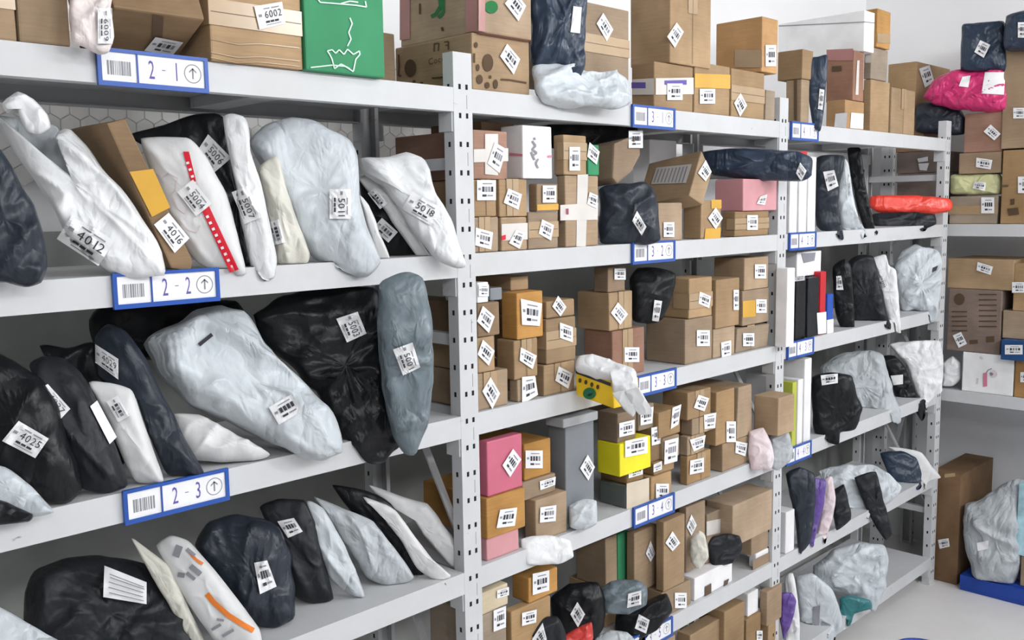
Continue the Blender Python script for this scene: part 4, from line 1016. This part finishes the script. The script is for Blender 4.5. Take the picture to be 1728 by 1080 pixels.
# ------------------------------------------------------------------ middle bay, fifth shelf
f0 = b2('carton with white labels at the foot of the first stack, fifth shelf', 812, 856, 1030, 4, 'card_grey', tape='', st=[('Q', [(832, 1030), (853, 1022), (853, 1058), (832, 1066)])])
f1 = b2('flat white labelled carton on the first stack, fifth shelf', 812, 858, 992, f0, 'card_pale', tape='', st=[('Q', [(838, 996), (858, 990), (858, 1004), (838, 1010)])])
h0 = b2('cardboard box with a square sticker, second stack, fifth shelf', 864, 930, 1018, 4, y=.01, side=856, tape='', st=[('Q', [(880, 1034), (905, 1028), (904, 1050), (880, 1056)])])
b2('orange brown box with a white sticker, second stack, fifth shelf', 892, 942, 966, h0, 'card_orange', y=.012, side=864, tape='', st=[('Q', [(898, 968), (926, 962), (926, 996), (898, 1004)])])
bag('black bag with a diamond sticker in the middle of the fifth shelf', [(930, 1010), (960, 985), (1010, 982), (1022, 1010), (1018, 1060), (990, 1090), (950, 1095), (932, 1060)], ('z', 990, 1092, 40, 8), 'bag_black', .035, .05, 4, st=[('Q', [(974, 1015), (987, 1036), (975, 1058), (962, 1036)])], group='bags in the middle bay')
bag('dark bag with an upright sticker lower left of the black bag', [(868, 1070), (900, 1046), (940, 1040), (956, 1070), (950, 1120), (870, 1130)], (930, 1115, -.01, 35, 8), 'bag_charcoal', .03, .05, None, st=[('Q', [(915, 1050), (922, 1078), (912, 1090), (897, 1078)])], group='bags in the middle bay')
bag('red plastic packet at the bottom of the middle bay', [(944, 1078), (975, 1058), (998, 1050), (1002, 1075), (990, 1100), (950, 1100)], (985, 1095, -.02, 40, 8), 'bag_red', .02, .02, None, group='bags in the middle bay')
bag('slate grey bag with a square sticker, fifth shelf', [(1008, 1000), (1030, 982), (1075, 978), (1092, 990), (1090, 1020), (1060, 1036), (1020, 1034)], (1060, 1032, -.005, 42, 10), 'bag_bluegrey', .03, .05, None, st=[('Q', [(1060, 1002), (1082, 996), (1082, 1020), (1058, 1026)])], group='bags in the middle bay')
bag('black bag with a tilted sticker near the fifth beam', [(1040, 1030), (1085, 1015), (1125, 1002), (1134, 1030), (1110, 1062), (1070, 1080), (1040, 1080)], ('z', 1110, 1064, 45, 12), 'bag_black', .035, .05, 4, st=[('Q', [(1078, 1036), (1096, 1046), (1090, 1069), (1071, 1060)])], group='bags in the middle bay')
bag('pale grey bag under the black bags at the picture bottom', [(1004, 1078), (1030, 1064), (1060, 1066), (1074, 1084), (1040, 1110), (1004, 1110)], (1050, 1100, -.02, 42, 15), 'bag_grey', .025, .03, None, group='bags in the middle bay')
j1 = b2('cardboard box under the green packet, fifth shelf', 1022, 1060, 985, 4, y=.1, tape='', d=.15)
j2 = b2('cardboard box with a pale patch, upper row of the fifth shelf', 1022, 1042, 905, j1, y=.1, d=.12, tape='')
b2('green packet in the upper row of the fifth shelf', 1043, 1061, 898, j1, 'box_green', y=.1, d=.12, name='green_packet', group='bags in the middle bay')
m1 = b2('cardboard box with a square sticker low on the fifth shelf', 1118, 1166, 988, 4, tape='', st=[('R', 1138, 1000, 1158, 1026)], jit=.004)
m0 = b2('cardboard box behind the black bags on the fifth shelf', 1064, 1112, 985, 4, y=.09, d=.16, tape='')
b2('cardboard box with an edge sticker, upper row of the fifth shelf', 1070, 1110, 892, m0, y=.06, side=1060, tape='', st=[('Q', [(1097, 912), (1105, 934), (1097, 948), (1089, 934)])])
m3 = b2('cardboard box with a diamond sticker, upper row of the fifth shelf', 1120, 1156, 874, m1, y=.01, side=1108, tape='', st=[('Q', [(1134, 896), (1147, 916), (1134, 930), (1122, 916)])])
o1 = b2('cardboard box with a tall diamond sticker under the fourth beam', 1158, 1190, 850, m1, y=.05, side=1150, tape='', st=[('Q', [(1166, 868), (1175, 886), (1166, 904), (1158, 888)])])
b_ = b2('wide white taped box on the right of the fifth shelf', 1276, 1311, 926, 4, 'box_white', side=1268, name='white_carton', group='bags in the middle bay', dc=[('card', ('Q', [(1270, 945), (1311, 925), (1311, 950), (1270, 968)]), 'cardboard_patch'), ('ink_pink', ('Q', [(1298, 920), (1311, 914), (1311, 922), (1298, 928)]), 'printed_mark')])
b3_ = b2('cardboard box between the large box and the white taped box', 1268, 1310, 895, b_, y=.014, tape='')
b2('large cardboard box high on the right of the fifth shelf', 1236, 1310, 838, b3_, y=.0, side=1192, tape='')
d1_ = b2('white carton with dark squares low on the fifth shelf', 1172, 1236, 960, 4, 'box_white', y=.012, d=.2, name='white_carton', group='bags in the middle bay', dc=[('tape_dark', ('Q', [(1189, 990), (1200, 984), (1200, 1006), (1189, 1012)]), 'printed_mark'), ('tape_dark', ('Q', [(1222, 980), (1230, 976), (1226, 990), (1221, 992)]), 'printed_mark')])
d2_ = b2('cardboard box with a white band, upper row of the fifth shelf', 1192, 1231, 860, TOPZ[d1_.name]+.0005, 'card', y=.05, tape='', dc=[('tape_white', ('Q', [(1192, 880), (1231, 872), (1231, 896), (1192, 904)]))])
bag('dark grey bag crumpled below the white banded box', [(1190, 912), (1220, 900), (1248, 904), (1252, 926), (1236, 950), (1200, 955)], (1235, 945, -.005, 50, 8), 'bag_charcoal', .02, .03, None, group='bags in the middle bay')
bag('small white bag left of the dark grey crumpled bag', [(1164, 910), (1180, 896), (1190, 904), (1196, 940), (1180, 960), (1166, 950)], (1185, 950, .0, 50, 8), 'bag_cream', .015, .025, None, group='bags in the middle bay')
# ------------------------------------------------------------------ middle bay, lowest shelf
e1_ = b2('cardboard box at the left end of the lowest shelf boxes', 1120, 1140, 1076, 5, tape='', y=.012, d=.2)
e2_ = b2('wide cardboard box in the lowest shelf row', 1164, 1216, 1058, 5, y=.03, side=1142, tape='')
e3_ = b2('tall cardboard box in the lowest shelf row', 1222, 1256, 1024, 5, y=.01, side=1194, tape='')
e4_ = b2('cardboard box under the white wrapped roll, lowest shelf', 1259, 1284, 1040, 5, y=.01, tape='', st=[('R', 1276, 1064, 1286, 1080)])
b2('white wrapped packet standing on the lowest shelf boxes', 1262, 1280, 998, e4_, 'box_white', y=.02, d=.1, name='white_packet', group='bags in the middle bay')
e5_ = b2('lower cardboard box of the pair at the second post foot', 1296, 1316, 1046, 5, y=.0, side=1282, tape='', free=True)
b2('upper cardboard box of the pair at the second post foot', 1294, 1320, 992, e5_, y=-.01, side=1282, tape='', free=True)

# ------------------------------------------------------------------ right bay, top shelf
G3 = 'parcels in the right bay'
def b3(label, fl, fr, top, sup, mat='card', **k):
    k.setdefault('group', 'boxes on the right top shelf'); return bx(label, fl, fr, top, sup, mat, **k)
c1_ = b3('upright cardboard box with dark tape beside the second post, top shelf', 1352, 1366, 134, 0, 'card_grey', side=1326, tape='', dc=[('tape_dark', ('Q', [(1340, 134), (1345, 134), (1345, 204), (1340, 202)]))])
c2b = b3('cardboard box with shiny tape on the upright taped box', 1354, 1373, 84, c1_, 'card', side=1312, tape='w', y=.008)
bag('slim navy bag hanging over the top beam of the right bay', [(1366, 100), (1380, 95), (1397, 93), (1394, 150), (1388, 205), (1384, 222), (1372, 214), (1364, 160)], (1384, 216, -.02, 55, 2), 'bag_blue', .015, .02, None, st=[('Q', [(1383, 150), (1391, 152), (1388, 186), (1380, 184)])], group=G3, wr=.004)
c4a = b3('white and orange carton under the pink banded box', 1426, 1458, 170, 0, 'card_orange', side=1394, name='orange_carton', tape='', dc=[('box_white', ('Q', [(1410, 192), (1430, 190), (1428, 216), (1408, 214)]), 'white_patch'), ('box_white', ('Q', [(1436, 190), (1457, 192), (1456, 218), (1434, 216)]), 'white_patch')])
c3 = b3('cardboard box with a pink band and side stripes, top shelf', 1440, 1458, 86, c4a, 'card_red', side=1394, tape='', dc=[('tape_pink', ('Q', [(1395, 84), (1440, 82), (1440, 102), (1395, 102)])), ('tape_white', ('Q', [(1446, 102), (1450, 102), (1448, 160), (1443, 160)])), ('ink_brown', ('Q', [(1404, 112), (1420, 111), (1420, 120), (1404, 121)]), 'printed_mark')])
c6 = b3('tall narrow cardboard box right of the pink banded box', 1469, 1501, 136, 0, 'card', side=1458, tape='')
c6b = b3('small cardboard box with a vertical label under the orange box end', 1470, 1498, 82, c6, 'card_grey', side=1458, tape='', dc=[('tape_white', ('Q', [(1460, 82), (1470, 82), (1470, 106), (1460, 106)]))])
foam = b3('long white foam box with a lid on top of the boxes', 1459, 1476, 19, c3, 'box_foam', side=1313, name='foam_box', y=.0, tape='', cat='foam box')
line_on(foam, [(1314, 44), (1400, 40), (1459, 37), (1476, 39)], 1.4, 'ink_grey', 'lid_gap')
b3('cardboard box end with yellow tape beside the white foam box', 1480, 1503, 17, c6b, 'card_orange', y=.0, d=.2, tape='', dc=[('tape_tan', ('Q', [(1480, 56), (1502, 58), (1502, 74), (1480, 72)]))], free=True)
b3('cardboard box with a dark corner at the right end of the top shelf', 1504, 1544, 150, 0, 'card', d=.2, tape='v', y=.006)
# ------------------------------------------------------------------ right bay, second shelf
f_ = None
for lab, a, b, tp in (('white flat packet nearest the second post, right bay second shelf', 1333, 1346, 268), ('white flat packet with a reddish top edge, right bay second shelf', 1349, 1362, 258), ('pale pink white flat packet left of the navy mailer, right bay', 1364, 1377, 264)):
    q = b3(lab, a, b, tp, 1, 'box_white', d=.3, y=.01, name='flat_packet', group=G3, tape='', cat='packet')
    if '58' in str(tp): sheet(q, [(1347, 256), (1362, 256), (1362, 263), (1347, 263)], 'red_edge', 'ink_red')
bag('dark navy mailer with a tilted sticker, right bay second shelf', [(1378, 266), (1400, 261), (1426, 263), (1418, 310), (1414, 345), (1424, 404), (1400, 400), (1378, 382), (1374, 340)], (1420, 402, -.006, 58, 2), 'bag_navy', .025, .025, 1, st=[('Q', [(1389, 290), (1408, 287), (1415, 314), (1397, 323)])], group=G3, wr=.005)
bag('grey white mailer behind the navy mailer, right bay second shelf', [(1424, 268), (1432, 276), (1440, 330), (1450, 370), (1464, 397), (1444, 401), (1424, 402), (1414, 330)], (1460, 397, .0, 62, 3), 'bag_lightgrey', .018, .02, 1, group=G3)
bag('black mailer standing left of the red tray', [(1430, 250), (1452, 249), (1460, 310), (1468, 345), (1477, 391), (1462, 396), (1446, 350), (1434, 290)], (1475, 392, .01, 64, 3), 'bag_black', .015, .025, 1, group=G3)
bag('folded dark clothing packet under the red tray', [(1472, 362), (1520, 358), (1575, 362), (1580, 378), (1550, 388), (1500, 388), (1474, 378)], (1550, 386, .02, 52, 30), 'bag_charcoal', .02, .03, 1, group=G3)
bag('bright red plastic packet jutting over the shelf past the end post', [(1467, 333), (1480, 330), (1540, 330), (1600, 335), (1608, 345), (1604, 356), (1580, 361), (1530, 362), (1485, 359), (1468, 350)], (1600, 350, -.045, 50, 14), 'bag_coral', .03, .03, None, group=G3, full=5, lump=.1, wr=.003)
# ------------------------------------------------------------------ right bay, third shelf
b3('white flat packet covering the second post, right bay third shelf', 1328, 1341, 452, 2, 'box_white', y=-.05, d=.045, name='flat_packet', group=G3, tape='', cat='packet', free=True)
bk1 = b3('black flat packet beside the second post, right bay third shelf', 1343, 1360, 470, 2, 'box_grey', y=.006, d=.25, name='black_packet', group=G3, tape='', cat='packet', st=[('Q', [(1341, 462), (1358, 460), (1358, 474), (1341, 476)])])
bk1.data.materials[0] = MATS['bag_black']
bk2 = b3('black packet left of the red spined box, right bay', 1363, 1382, 468, 2, 'box_grey', y=.012, d=.25, name='black_packet', group=G3, tape='', cat='packet')
bk2.data.materials[0] = MATS['bag_charcoal']
b3('white printed box lying on the black packets, right bay', 1345, 1386, 424, max(TOPZ[bk1.name], TOPZ[bk2.name])+.0005, 'box_white', y=.04, d=.2, name='printed_box', group=G3, tape='', dc=[('ink_grey', ('Q', [(1352, 428), (1376, 426), (1374, 440), (1356, 444)]), 'printed_mark')])
rr = b3('slim box with a red upper half, right bay third shelf', 1384, 1394, 458, 2, 'box_red', side=1374, name='red_box', group=G3, tape='', dc=[('box_white', ('Q', [(1378, 528), (1394, 526), (1394, 562), (1380, 564)]), 'white_band')])
bb = b3('slim box with a blue upper half, right bay third shelf', 1396, 1406, 496, 2, 'ink_blue', d=.15, name='blue_box', group=G3, tape='', dc=[('box_white', ('Q', [(1395, 540), (1406, 538), (1406, 562), (1395, 564)]), 'white_band')])
bag('black mailer with a white sticker right of the blue box', [(1405, 450), (1425, 436), (1436, 450), (1440, 500), (1442, 552), (1420, 556), (1408, 520)], (1440, 552, .02, 62, 2), 'bag_black', .02, .03, 2, st=[('Q', [(1411, 466), (1419, 465), (1423, 489), (1411, 489)])], group=G3)
bag('charcoal mailer with a round sticker, right bay third shelf', [(1428, 445), (1450, 430), (1474, 432), (1484, 470), (1500, 540), (1500, 556), (1470, 552), (1440, 555), (1430, 500)], (1496, 553, .008, 60, 2), 'bag_charcoal', .025, .03, 2, st=[('Q', [(1428, 472), (1434, 472), (1437, 498), (1427, 500)])], group=G3)
bag('white mailer with a curled top, right bay third shelf', [(1470, 436), (1494, 429), (1500, 448), (1512, 456), (1518, 520), (1520, 562), (1504, 556), (1488, 500), (1480, 450)], (1516, 560, -.01, 60, 2), 'bag_white', .02, .025, 2, st=[('A', 1490, 478, 20, 14, 70)], group=G3, wr=.004)
bag('large crinkled pale grey bag beside the end post, third shelf', [(1508, 450), (1520, 424), (1545, 414), (1580, 420), (1590, 440), (1588, 490), (1582, 540), (1566, 545), (1545, 522), (1524, 530), (1516, 500)], (1580, 540, -.02, 58, 4), 'bag_lightgrey', .035, .04, 2, group=G3, wr=.012, dc=[('ink', ('Q', [(1574, 452), (1583, 448), (1580, 456), (1573, 460)]), 'handle_slot')])
# ------------------------------------------------------------------ right bay, fourth shelf
b3('lime green edged packet beside the second post, fourth shelf', 1337, 1344, 645, 3, 'edge_lime', y=.0, d=.05, name='flat_packet', group=G3, tape='', cat='packet')
b3('white flat packet right of the lime edged packet', 1346, 1355, 640, 3, 'box_white', y=.004, d=.22, name='flat_packet', group=G3, tape='', cat='packet')
b3('grey white flat packet left of the black bag, right bay', 1357, 1369, 605, 3, 'box_white', y=.004, d=.25, name='flat_packet', group=G3, tape='', cat='packet')
bag('pale grey bag bulging behind the black bag, fourth shelf', [(1384, 620), (1420, 596), (1470, 590), (1490, 600), (1505, 650), (1520, 700), (1518, 715), (1480, 710), (1440, 700), (1400, 680)], (1515, 712, -.004, 58, 8), 'bag_grey', .045, .04, 3, group=G3, wr=.01)
bag('black bag with a white sticker, right bay fourth shelf', [(1370, 636), (1400, 628), (1438, 634), (1446, 668), (1456, 690), (1444, 725), (1418, 730), (1414, 752), (1376, 738), (1370, 690)], (1414, 748, -.03, 55, 4), 'bag_black', .035, .03, 3, st=[('Q', [(1385, 634), (1414, 631), (1414, 647), (1387, 651)])], group=G3)
bag('black mailer with a white slip near the end post, fourth shelf', [(1488, 604), (1510, 600), (1528, 620), (1545, 660), (1562, 690), (1555, 706), (1526, 706), (1508, 660)], (1555, 704, .006, 60, 4), 'bag_black', .025, .03, 3, dc=[('paper', ('Q', [(1503, 634), (1524, 632), (1524, 648), (1508, 650)]), 'slip')], group=G3)
bag('white folded mailer hanging at the end post, fourth shelf', [(1500, 580), (1550, 574), (1585, 576), (1592, 600), (1590, 660), (1578, 668), (1558, 692), (1545, 660), (1530, 615)], (1580, 668, -.035, 56, 4), 'bag_white', .022, .03, 3, group=G3, wr=.008)
# ------------------------------------------------------------------ right bay, fifth shelf
b3('white flat packet beside the second post, right bay fifth shelf', 1326, 1341, 862, 4, 'box_white', y=.004, d=.2, name='flat_packet', group=G3, tape='', cat='packet')
bag('black bag behind the purple bag, fifth shelf', [(1326, 800), (1350, 788), (1375, 800), (1376, 850), (1368, 915), (1348, 935), (1342, 880)], (1350, 930, .0, 58, 4), 'bag_navy', .025, .03, 4, group=G3)
bag('glossy purple packet on the fifth shelf of the right bay', [(1348, 800), (1376, 806), (1394, 812), (1390, 850), (1380, 890), (1372, 922), (1362, 918), (1368, 870), (1356, 830)], (1376, 918, -.012, 58, 4), 'bag_purple', .02, .02, 4, group=G3)
bag('white printed packet right of the purple packet', [(1388, 812), (1404, 804), (1410, 840), (1404, 880), (1396, 900), (1376, 915), (1384, 870)], (1400, 898, -.01, 58, 4), 'bag_pink', .016, .02, 4, group=G3)
bag('heap of grey white plastic bags deep on the fifth shelf', [(1380, 795), (1420, 784), (1470, 784), (1500, 800), (1522, 822), (1505, 845), (1465, 868), (1430, 868), (1405, 840)], ('z', 1455, 856, 55, 25), 'bag_lightgrey', .025, .03, 4, group=G3, wr=.014)
bag('dark brown bag slumped left of the hanging dark sleeve', [(1402, 822), (1424, 808), (1432, 835), (1436, 868), (1412, 886), (1406, 860)], (1420, 884, -.03, 55, 8), 'bag_charcoal', .02, .02, 4, group=G3)
bag('long dark grey sleeve hanging down over the fifth beam', [(1442, 806), (1478, 796), (1490, 840), (1502, 880), (1506, 902), (1494, 912), (1478, 890), (1458, 850)], (1494, 905, -.06, 55, 8), 'bag_charcoal', .018, .018, None, group=G3)
bag('dark navy mailer with a pale corner, right end of the fifth shelf', [(1486, 765), (1520, 760), (1546, 772), (1556, 800), (1552, 822), (1520, 822), (1498, 800)], (1550, 820, .006, 58, 15), 'bag_blue', .018, .025, 4, group=G3)
bag('white paper mailer jutting out beside the end post, fifth shelf', [(1498, 754), (1535, 758), (1556, 764), (1572, 786), (1588, 806), (1568, 812), (1558, 826), (1550, 800), (1540, 776)], (1575, 812, -.03, 55, 12), 'bag_whitesoft', .01, .014, 4, group=G3, wr=.004)
# ------------------------------------------------------------------ right bay, lowest shelf
bag('white mailer beside the second post, lowest shelf', [(1324, 975), (1338, 966), (1345, 1000), (1350, 1060), (1348, 1110), (1324, 1120)], (1345, 1105, .0, 58, 3), 'bag_white', .016, .02, 5, group=G3)
bag('dark purple bag squeezed at the second post foot', [(1318, 1000), (1336, 1000), (1344, 1014), (1336, 1050), (1322, 1080), (1316, 1040)], (1335, 1060, -.03, 58, 3), 'bag_purple', .015, .015, None, group=G3)
bag('grey white mailer with black print, lowest shelf', [(1342, 974), (1370, 968), (1398, 988), (1412, 1010), (1424, 1060), (1400, 1080), (1360, 1105), (1350, 1040)], (1410, 1072, -.004, 58, 5), 'bag_lightgrey', .025, .03, 5, group=G3, dc=[('ink_grey', ('Q', [(1372, 1024), (1384, 1022), (1382, 1060), (1372, 1062)]), 'printed_mark'), ('ink_grey', ('Q', [(1386, 1048), (1402, 1054), (1400, 1060), (1386, 1056)]), 'printed_mark')])
bag('teal green packet on the front edge of the lowest shelf', [(1416, 1010), (1432, 1004), (1468, 1012), (1472, 1026), (1442, 1036), (1434, 1056), (1420, 1052)], (1440, 1052, -.02, 56, 10), 'bag_teal', .014, .02, 5, group=G3)
bag('large grey white bag sprawling over the lowest shelf', [(1372, 955), (1410, 926), (1450, 916), (1492, 920), (1500, 945), (1496, 985), (1484, 1020), (1474, 1034), (1450, 1012), (1412, 1000), (1376, 984)], ('z', 1476, 1028, 56, 14), 'bag_lightgrey', .05, .04, 5, group=G3, wr=.014)
# ------------------------------------------------------------------ the rack across the aisle end
x0_ = bxe('flat cardboard box at the foot of the upper end rack stack', 1602, 1684, 331, ZE[0], 'card_grey', st=[('R', 1656, 333, 1678, 360)], tape='t')
x1_ = bag('pale yellow green wrapped roll between boxes on the end rack', [(1606, 298), (1612, 294), (1686, 293), (1687, 328), (1608, 328), (1604, 316)], ('x', 1650, 325, XE+.05, 90, 0), 'bag_yellowgreen', .04, .12, None, st=[('Q', [(1645, 306), (1664, 308), (1662, 322), (1641, 318)])], name='wrapped_roll', cat='roll', full=5)
x2_ = bxe('cardboard box above the yellow green roll, end rack', 1618, 1690, 257, PX(1650, 293, XE+.012).z, 'card', st=[('Q', [(1648, 266), (1675, 270), (1672, 286), (1647, 282)])])
x3_ = bxe('cardboard box under the magenta bag, end rack', 1627, 1692, 190, x2_, 'card_red', st=[('Q', [(1672, 210), (1689, 226), (1678, 237), (1660, 222)])])
bxe('cardboard box with black printed symbols at the right edge', 1690, 1760, 252, ZE[0], 'card', x=XE+.005, st=[('R', 1718, 298, 1745, 326)], dc=[('ink_brown', ('Q', [(1705, 336), (1712, 335), (1712, 345), (1705, 346)]), 'printed_mark'), ('ink_brown', ('Q', [(1700, 352), (1718, 350), (1720, 362), (1702, 364)]), 'printed_mark'), ('tape_dark', ('Q', [(1690, 312), (1702, 312), (1702, 315), (1690, 315)]))])
bxe('tall cardboard box at the right edge with an oval sticker', 1692, 1770, 80, PX(1725, 250, XE+.005).z, 'card', x=XE+.004, st=[('R', 1710, 182, 1730, 200)])
mg = bag('magenta plastic bag with white patches on the end rack boxes', [(1558, 165), (1572, 140), (1600, 122), (1640, 118), (1700, 120), (1699, 185), (1650, 188), (1600, 182), (1575, 175)], ('x', 1640, 185, XE-.01, 80, 10), 'bag_magenta', .05, .1, None, dc=[('paper', ('Q', [(1662, 122), (1697, 122), (1694, 160), (1656, 158)]), 'white_patch'), ('paper', ('Q', [(1624, 130), (1638, 128), (1634, 148), (1618, 146)]), 'white_patch')], wr=.012)
bag('black bag lying at the end of the top shelf below the magenta bag', [(1545, 180), (1572, 172), (1620, 184), (1630, 200), (1626, 226), (1590, 228), (1546, 222)], ('x', 1600, 225, XE+.04, 80, 5), 'bag_navy', .04, .1, None)
bag('big navy parcel bag with a tilted sticker at the top right', [(1624, 45), (1634, 40), (1688, 35), (1696, 40), (1697, 80), (1696, 120), (1622, 118)], ('x', 1660, 118, XE-.005, 80, 3), 'bag_blue', .04, .2, None, st=[('Q', [(1654, 68), (1671, 76), (1660, 98), (1644, 88)])], full=6)
bag('navy parcel bag cut by the top right corner of the picture', [(1698, 28), (1730, 18), (1790, 16), (1790, 82), (1696, 84)], ('x', 1730, 82, XE-.03, 80, 2), 'bag_blue', .04, .2, None, st=[('R', 1718, 38, 1732, 64)], full=6)
t5 = bxe('wide taped brown box seen through the right bay, end rack', 1513, 1594, 292, ZE[0], 'card_mauve', x=XE+.03, tape=None)
t6 = bxe('brown box with pale stickers seen through the right bay', 1513, 1594, 256, t5, 'card_mauve', x=XE+.03, dc=[('paper', ('Q', [(1548, 268), (1566, 264), (1566, 272), (1550, 274)]), 'sticker'), ('paper', ('Q', [(1550, 276), (1568, 275), (1564, 288), (1552, 287)]), 'sticker')])
t7 = bxe('brown box hidden behind the top beam of the right bay', 1513, 1560, 190, t6, 'card_dark', x=XE+.03)
bxe('large cardboard box with a side sticker behind the magenta bag', 1498, 1546, 106, t7, 'card', x=XE+.02, d=.42, st=[('Q', [(1550, 116), (1568, 110), (1576, 138), (1560, 148)])])
# lower shelf of the end rack
wbag = bag('small crumpled white bag beside the end post, lower end rack shelf', [(1592, 612), (1608, 600), (1620, 612), (1621, 640), (1606, 652), (1590, 650)], ('x', 1606, 652, XE+.03, 75, 5), 'bag_white', .025, .05, None, under=ZE[1])
y0_ = bxe('white foam carton with a pink printed figure, end rack', 1624, 1711, 597, ZE[1], 'box_foam', name='foam_carton', dc=[('ink_pink', ('Q', [(1659, 630), (1666, 628), (1666, 652), (1659, 653)]), 'printed_mark')])
line_on(y0_, [(1664, 630), (1668, 624), (1674, 622)], 1.5, 'ink_grey'); line_on(y0_, [(1649, 648), (1650, 638)], 3, 'ink_palepink'); disc_on(y0_, 1677, 631, 6, 6, 'ink_palepink'); disc_on(y0_, 1673, 631, 3, 3, 'ink_grey'); line_on(y0_, [(1654, 602), (1658, 606)], 4, 'ink_palepink')
y1_ = bxe('large mauve brown box printed with text columns, end rack', 1599, 1690, 488, y0_, 'card_mauve', st=[('Q', [(1608, 566), (1622, 560), (1632, 580), (1618, 587)])])
for j in range(7): line_on(y1_, [(1652, 497+j*9), (1682, 497+j*9)], 2, 'ink_brown')
for j in range(5): line_on(y1_, [(1606, 526+j*8), (1632, 526+j*8)], 2, 'ink_brown')
disc_on(y1_, 1619, 505, 9, 10, 'ink_brown'); sheet(y1_, [(1664, 568), (1678, 567), (1678, 577), (1664, 578)], 'printed_mark', 'ink_brown'); sheet(y1_, [(1636, 574), (1650, 573), (1650, 580), (1636, 581)], 'printed_mark', 'ink_brown')
bxe('wide flat cardboard box on the mauve printed box', 1599, 1712, 437, y1_, 'card', d=.3, st=[('Q', [(1650, 442), (1676, 450), (1672, 464), (1648, 456)])])
z0_ = bxe('orange brown box at the lower right edge of the end rack', 1712, 1780, 610, ZE[1], 'card_orange', st=[('R', 1722, 628, 1740, 645)])
z1b = bxe('flat dark blue box with a white sticker, end rack', 1689, 1780, 576, z0_, 'box_blue', x=XE-.03, name='blue_box', st=[('R', 1696, 582, 1726, 598)])
z2b = bxe('cardboard box on the flat blue box, end rack', 1692, 1780, 526, z1b, 'card')
bxe('cardboard box with a white sticker at the right edge, end rack', 1710, 1780, 445, z2b, 'card', st=[('R', 1708, 476, 1730, 494)])
# ------------------------------------------------------------------ on the floor
def tallbox():
    p = PZ(1575, 986, 0.0); x0 = XE-.02; y1 = .0; 
    q = PX(1618, 900, x0).y; a = PX(1569, 900, x0).y; zt_ = PX(1596, 798, x0).z
    P = [(x0, q, 0.001), (x0+.44, q, .001), (x0+.44, a, .001), (x0, a, .001), (x0, q, zt_), (x0+.44, q, zt_), (x0+.44, a, zt_), (x0, a, zt_)]
    o = solid('cardboard_box', P, 'card_brown', Vector((x0+.22, (a+q)/2, 0)))
    finish(o, 'tall dark brown cardboard box standing on the floor by the end post', 'box', None, [('Q', [(1583, 911), (1601, 908), (1603, 922), (1586, 926)])], [('tape_tan', ('Q', [(1594, 800), (1612, 798), (1612, 804), (1594, 806)]))])
    return o
tallbox()
def pallet():
    y_l = PX(1620, 1000, XE-.02).y-.0; t_ = empty('plastic_pallet', (XE+.2, -.5, 0)); tag(t_, 'blue plastic pallet on the floor under the end rack', 'pallet')
    b = MB(); b.box(XE-.06, XE+.42, -1.12, y_l-.012, .055, .075); b.build('deck', 'pallet_blue', t_)
    b = MB()
    for k in range(5): b.box(XE-.045+k*.095, XE-.005+k*.095, -1.11, y_l-.02, .0755, .079)
    b.build('deck_rib', 'pallet_blue', t_)
    for xx in (XE-.06, XE+.16, XE+.38):
        b = MB(); b.box(xx, xx+.04, -1.12, y_l-.012, .001, .0545); b.build('runner', 'pallet_blue', t_)
    b = MB(); b.box(XE-.064, XE-.0605, -1.12, y_l-.012, .02, .075); b.build('front_edge', 'pallet_blue', t_)
pallet()
sack = bag('large wrinkled blue grey sack standing on the blue pallet', [(1628, 850), (1650, 846), (1690, 818), (1716, 808), (1730, 815), (1728, 900), (1724, 960), (1706, 998), (1672, 1004), (1648, 990), (1634, 940), (1626, 890)],
    ('x', 1675, 1002, XE-.01, 80, 4), 'bag_grey', .08, .14, None, under=.08, lump=.1, wr=.014, fa=-10, sc=9, name='sack', dc=[('paper', ('Q', [(1648, 916), (1668, 912), (1668, 926), (1650, 930)]), 'sticker')])
cart_low = bxe('cardboard box under the pale blue carton on the pallet', 1722, 1790, 945, .081, 'card', x=XE-.03)
bxe('pale blue printed carton at the right edge on the pallet', 1716, 1790, 822, cart_low, 'box_skyblue', x=XE-.035, name='blue_carton')
def basin():
    c = PZ(1556, 1118, .0); t_ = empty('plastic_basin', c); tag(t_, 'blue round plastic basin on the floor at the bottom edge', 'basin')
    V = []; F = []; k = 28; prof = [(.08, .002), (.105, .05), (.11, .052), (.107, .045), (.08, .006)]
    for r_, z_ in prof:
        for i in range(k): a = i*math.tau/k; V.append((c.x+r_*math.cos(a), c.y+r_*math.sin(a), z_))
    for j in range(len(prof)-1):
        for i in range(k): F.append((j*k+i, j*k+(i+1) % k, (j+1)*k+(i+1) % k, (j+1)*k+i))
    F.append(tuple(range(k))[::-1]); F.append(tuple((len(prof)-1)*k+i for i in range(k)))
    link('bowl', V, F, 'pallet_blue', t_, smooth=True)
basin()
# drop helper properties
for o in list(bpy.data.objects):
    if '_flat' in o: del o['_flat']
